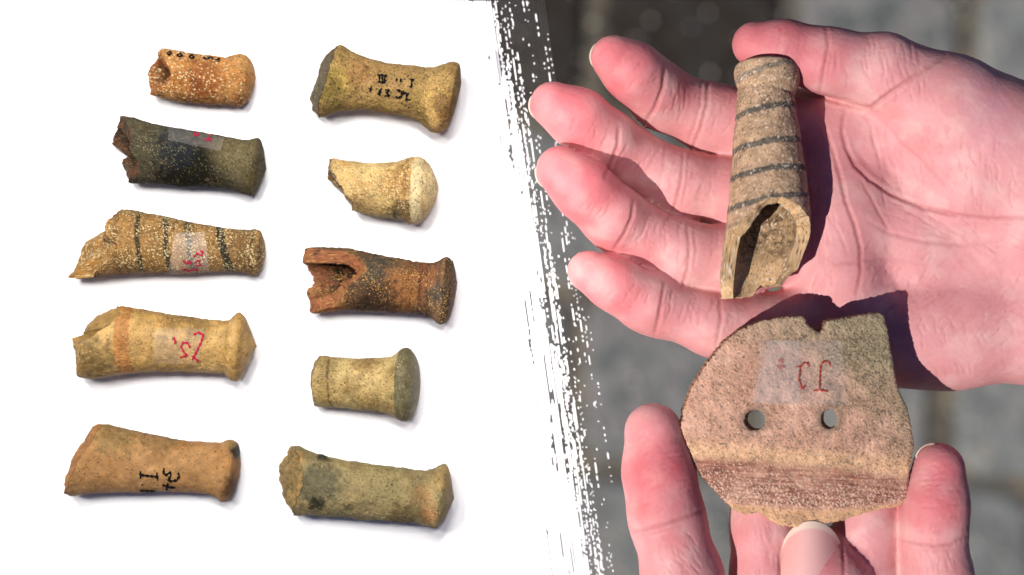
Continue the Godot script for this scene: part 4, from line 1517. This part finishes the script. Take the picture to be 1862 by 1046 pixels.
func hands() -> void:
	var pal := {"skin": L(212, 148, 146), "red": L(198, 98, 104), "pale": L(220, 174, 166), "fold": L(150, 72, 66)}
	var one := pal.duplicate()
	one.merge({
		"seed": 5, "base": W(1700, 430, -100), "lo": Vector3(-10, -130, -530), "hi": Vector3(1180, 240, 240), "kp": 40.0,
		"palm": [
			[[1500, 285, 48, 68], [1515, 390, 58, 74], [1525, 490, 58, 74], [1530, 585, 52, 70]],
			[[1550, 595, 42, 80], [1640, 600, 32, 96], [1720, 590, 22, 112], [1900, 562, 20, 130], [2120, 500, 20, 150]],
			[[1640, 265, 40, 80], [1760, 325, 52, 118], [1900, 380, 45, 150], [2120, 440, 20, 165]],
			[[1405, 218, 14, 52], [1475, 236, 26, 62], [1560, 236, 30, 66], [1640, 240, 36, 76]],
			[[1560, 380, 44, 80], [1660, 440, 26, 95], [1780, 465, 15, 105], [1900, 470, 10, 140]]],
		"fingers": [
			{"j": [[1500, 258, 36, 62], [1345, 226, 32, 60], [1285, 212, 36, 58], [1208, 180, 62, 54], [1184, 158, 98, 51], [1150, 130, 132, 50], [1114, 104, 150, 40]]},
			{"j": [[1490, 345, 36, 62], [1335, 350, 42, 61], [1240, 338, 46, 59], [1124, 276, 70, 54], [1098, 253, 102, 52], [1052, 216, 130, 51], [1005, 190, 144, 42]]},
			{"j": [[1495, 440, 48, 62], [1335, 475, 70, 62], [1245, 464, 78, 57], [1136, 412, 98, 55], [1110, 390, 130, 53], [1060, 343, 156, 52], [1018, 309, 164, 44]]},
			{"j": [[1510, 565, 52, 64], [1385, 602, 76, 60], [1300, 590, 82, 56], [1195, 557, 96, 51], [1168, 546, 114, 48], [1118, 517, 132, 45], [1069, 493, 140, 38]]},
			{"j": [[1372, 80, 108, 41], [1425, 92, 116, 54], [1495, 108, 122, 56], [1520, 114, 120, 58], [1605, 130, 116, 68], [1720, 205, 90, 106], [1870, 310, 60, 150]], "k": 16.0, "kp": 22.0}],
		"tips": [[Vector2(1125, 125), 95.0, 0.75], [Vector2(1030, 205), 100.0, 0.75], [Vector2(1060, 340), 115.0, 0.75], [Vector2(1110, 510), 95.0, 0.65], [Vector2(1410, 85), 120.0, 0.7], [Vector2(1240, 190), 70.0, 0.3], [Vector2(1500, 115), 60.0, 0.4], [Vector2(1190, 560), 50.0, 0.3]],
		"blues": [[Vector2(1810, 230), 60.0, L(190, 136, 150), 0.35], [Vector2(1790, 150), 60.0, L(200, 150, 160), 0.3]],
		"fine": [[Vector2(1600, 300), Vector2(1850, 340), 80.0, 60, 70.0, 34.0], [Vector2(1560, 500), Vector2(1850, 560), 70.0, 60, -60.0, 36.0], [Vector2(1620, 400), Vector2(1850, 430), 30.0, 26, 20.0, 50.0], [Vector2(1480, 330), Vector2(1500, 520), 30.0, 30, 10.0, 40.0],
			[Vector2(1215, 185), Vector2(1330, 220), 34.0, 16, 90.0, 34.0], [Vector2(1130, 275), Vector2(1320, 350), 34.0, 26, 90.0, 34.0], [Vector2(1145, 415), Vector2(1310, 470), 34.0, 26, 90.0, 34.0], [Vector2(1205, 560), Vector2(1380, 605), 32.0, 26, 90.0, 34.0],
			[Vector2(1090, 90), Vector2(1185, 160), 26.0, 12, 100.0, 24.0], [Vector2(1010, 200), Vector2(1105, 260), 26.0, 12, 80.0, 24.0], [Vector2(1025, 320), Vector2(1115, 395), 26.0, 12, 90.0, 24.0], [Vector2(1080, 500), Vector2(1180, 550), 26.0, 12, 90.0, 24.0],
			[Vector2(1520, 120), Vector2(1690, 130), 40.0, 30, 80.0, 44.0], [Vector2(1400, 80), Vector2(1480, 110), 26.0, 10, 90.0, 26.0], [Vector2(1640, 640), Vector2(1850, 610), 50.0, 30, 80.0, 30.0]],
		"creases": [
			[V([1541, 190, 1534, 215, 1532, 240, 1540, 270, 1555, 300, 1580, 325, 1620, 352, 1680, 378, 1740, 392, 1800, 398, 1862, 398, 1900, 392]), 4.0, 4.0, 1.0],
			[V([1500, 225, 1505, 245, 1515, 275, 1528, 320, 1538, 365, 1555, 410, 1565, 450, 1566, 500, 1558, 535]), 3.2, 3.6, 1.0],
			[V([1565, 325, 1590, 370, 1612, 412, 1622, 430]), 1.6, 3.0, 0.5], [V([1575, 400, 1620, 425, 1680, 440, 1760, 447, 1820, 440]), 1.8, 4.0, 0.5],
			[V([1584, 226, 1586, 250, 1596, 280, 1602, 305]), 1.8, 3.2, 0.6], [V([1610, 225, 1640, 262, 1690, 305, 1725, 345]), 1.4, 3.5, 0.4],
			[V([1660, 230, 1680, 262, 1700, 310]), 1.0, 3.0, 0.2], [V([1500, 380, 1525, 420, 1545, 470]), 1.0, 3.0, 0.2], [V([1470, 545, 1520, 480, 1600, 470, 1680, 480]), 1.2, 4.0, 0.3],
			[V([1440, 168, 1470, 174, 1500, 177, 1545, 191, 1582, 198, 1605, 180, 1640, 155, 1690, 120, 1720, 100]), 5.0, 4.0, 0.9],
			[V([1502, 50, 1507, 80, 1502, 110, 1496, 140, 1490, 172]), 2.6, 3.6, 1.0], [V([1512, 80, 1510, 110, 1503, 145]), 1.4, 2.6, 0.6],
			[V([1209, 122, 1206, 160, 1192, 195, 1172, 225]), 3.5, 3.6, 1.0],
			[V([1288, 140, 1286, 190, 1274, 235, 1252, 285]), 2.6, 3.4, 0.9], [V([1276, 148, 1274, 190, 1262, 232, 1248, 268]), 1.6, 2.8, 0.5], [V([1248, 160, 1246, 190, 1232, 225]), 1.0, 2.5, 0.25],
			[V([1126, 230, 1124, 265, 1113, 295, 1100, 322]), 3.2, 3.6, 1.0], [V([1243, 280, 1239, 330, 1229, 370, 1212, 405]), 2.4, 3.4, 0.8], [V([1252, 290, 1248, 335, 1240, 375]), 1.4, 2.6, 0.5], [V([1210, 270, 1206, 310, 1196, 350]), 1.0, 2.6, 0.3],
			[V([1153, 365, 1149, 395, 1137, 425, 1112, 460]), 3.2, 3.6, 1.0], [V([1250, 410, 1254, 450, 1251, 490, 1240, 525]), 2.4, 3.4, 0.8], [V([1262, 420, 1266, 455, 1260, 490]), 1.2, 2.6, 0.4], [V([1210, 410, 1212, 440, 1204, 480]), 0.8, 2.6, 0.2],
			[V([1209, 512, 1204, 545, 1198, 580, 1190, 608]), 2.6, 3.4, 1.0], [V([1308, 538, 1312, 580, 1302, 630]), 2.2, 3.4, 0.8]]})
	var h1 := make_hand("open_hand", "open hand, palm up with slightly curled fingers, cradling the banded handle", one)
	nail_edge(h1, Vector2(1114, 104), 39.0, 122.0, 150.0, 222.0)
	nail_edge(h1, Vector2(1005, 190), 41.0, 116.0, 140.0, 205.0)
	nail_edge(h1, Vector2(1018, 309), 43.0, 140.0, 130.0, 190.0)

	var two := pal.duplicate()
	two.merge({
		"seed": 6, "base": W(1480, 1400, 0), "lo": Vector3(150, -60, 190), "hi": Vector3(860, 345, 1080), "kp": 60.0,
		"palm": [[[1370, 1400, 70, 95], [1480, 1420, 60, 100], [1600, 1400, 70, 90]], [[1400, 1480, 60, 110], [1480, 1640, 40, 125]], [[1560, 1480, 60, 110], [1500, 1640, 40, 125]]],
		"fingers": [
			{"j": [[1188, 786, 176, 53], [1198, 860, 174, 62], [1210, 930, 170, 64], [1218, 962, 164, 62], [1240, 1046, 158, 70], [1290, 1230, 120, 84], [1370, 1400, 75, 90]]},
			{"j": [[1384, 850, 128, 54], [1390, 960, 128, 58], [1394, 1046, 122, 62], [1410, 1230, 95, 78], [1450, 1400, 70, 90]]},
			{"j": [[1584, 850, 128, 52], [1578, 960, 126, 56], [1572, 1046, 120, 60], [1560, 1230, 95, 74], [1530, 1400, 70, 90]]},
			{"j": [[1707, 852, 184, 47], [1702, 910, 182, 54], [1698, 950, 176, 54], [1697, 985, 170, 53], [1704, 1046, 166, 60], [1680, 1230, 115, 76], [1600, 1400, 75, 86]]},
			{"j": [[1482, 1018, 138, 66], [1500, 1062, 146, 84], [1550, 1150, 146, 88], [1600, 1300, 160, 96], [1580, 1450, 90, 100]]}],
		"tips": [[Vector2(1200, 870), 100.0, 0.85], [Vector2(1705, 900), 85.0, 0.75], [Vector2(1490, 1040), 80.0, 0.45], [Vector2(1215, 960), 50.0, 0.4], [Vector2(1392, 990), 70.0, 0.2]],
		"fine": [[Vector2(1150, 800), Vector2(1180, 930), 36.0, 44, 68.0, 34.0], [Vector2(1215, 800), Vector2(1240, 920), 20.0, 20, 80.0, 26.0], [Vector2(1200, 975), Vector2(1260, 1046), 40.0, 22, 10.0, 34.0], [Vector2(1390, 960), Vector2(1394, 1046), 36.0, 14, 0.0, 40.0],
			[Vector2(1705, 840), Vector2(1700, 970), 36.0, 40, 80.0, 30.0], [Vector2(1700, 1000), Vector2(1704, 1046), 40.0, 14, 0.0, 30.0], [Vector2(1545, 990), Vector2(1580, 1046), 20.0, 16, 60.0, 26.0]],
		"creases": [
			[V([1150, 968, 1180, 962, 1215, 952, 1250, 938, 1282, 925]), 3.0, 3.6, 1.0], [V([1160, 976, 1200, 968, 1240, 955]), 1.4, 2.8, 0.5],
			[V([1640, 982, 1670, 990, 1700, 995, 1730, 990, 1758, 974]), 2.6, 3.4, 1.0], [V([1660, 999, 1700, 1003, 1735, 998]), 1.2, 2.8, 0.5],
			[V([1215, 975, 1225, 1000, 1232, 1025]), 0.8, 2.4, 0.2], [V([1250, 985, 1262, 1010, 1268, 1040]), 0.8, 2.4, 0.2],
			[V([1545, 985, 1556, 1010, 1570, 1046]), 1.0, 3.0, 0.3], [V([1422, 985, 1417, 1010, 1420, 1046, 1428, 1080]), 2.6, 3.2, 0.8], [V([1527, 975, 1533, 1000, 1536, 1030, 1534, 1070]), 2.6, 3.2, 0.8]]})
	var h2 := make_hand("pinching_hand", "hand from below holding the flat sherd between its thumb and fingertips", two)
	var plate := func(a: float, b: float) -> Vector3:
		var w := 56.0 * (1.0 - 0.02 * b * b)
		var arc := (30.0 * a * a + 16.0 * pow(a, 6.0)) * smoothstep(0.35, 1.0, b)
		var x := 1476.0 + a * w
		var y := lerpf(1100.0, 948.0, b) + arc + 6.0 * a * a * (1.0 - b)
		var h := 224.0 - 26.0 * a * a - 15.0 * b * b - 3.0 * b
		return W(x, y, h)
	var tint := func(a: float, b: float) -> Color:
		var e := smoothstep(0.90, 0.925, b - 0.02 * a * a)
		return L(224, 166, 158).lerp(L(230, 206, 184), e * 0.9).lerp(L(234, 190, 182), 0.4 * exp(-a * a * 6.0) * (1.0 - e))
	nail_plate(h2, plate, 30, 60, tint)
	nail_edge(h2, Vector2(1707, 852), 47.0, 188.0, 205.0, 262.0)
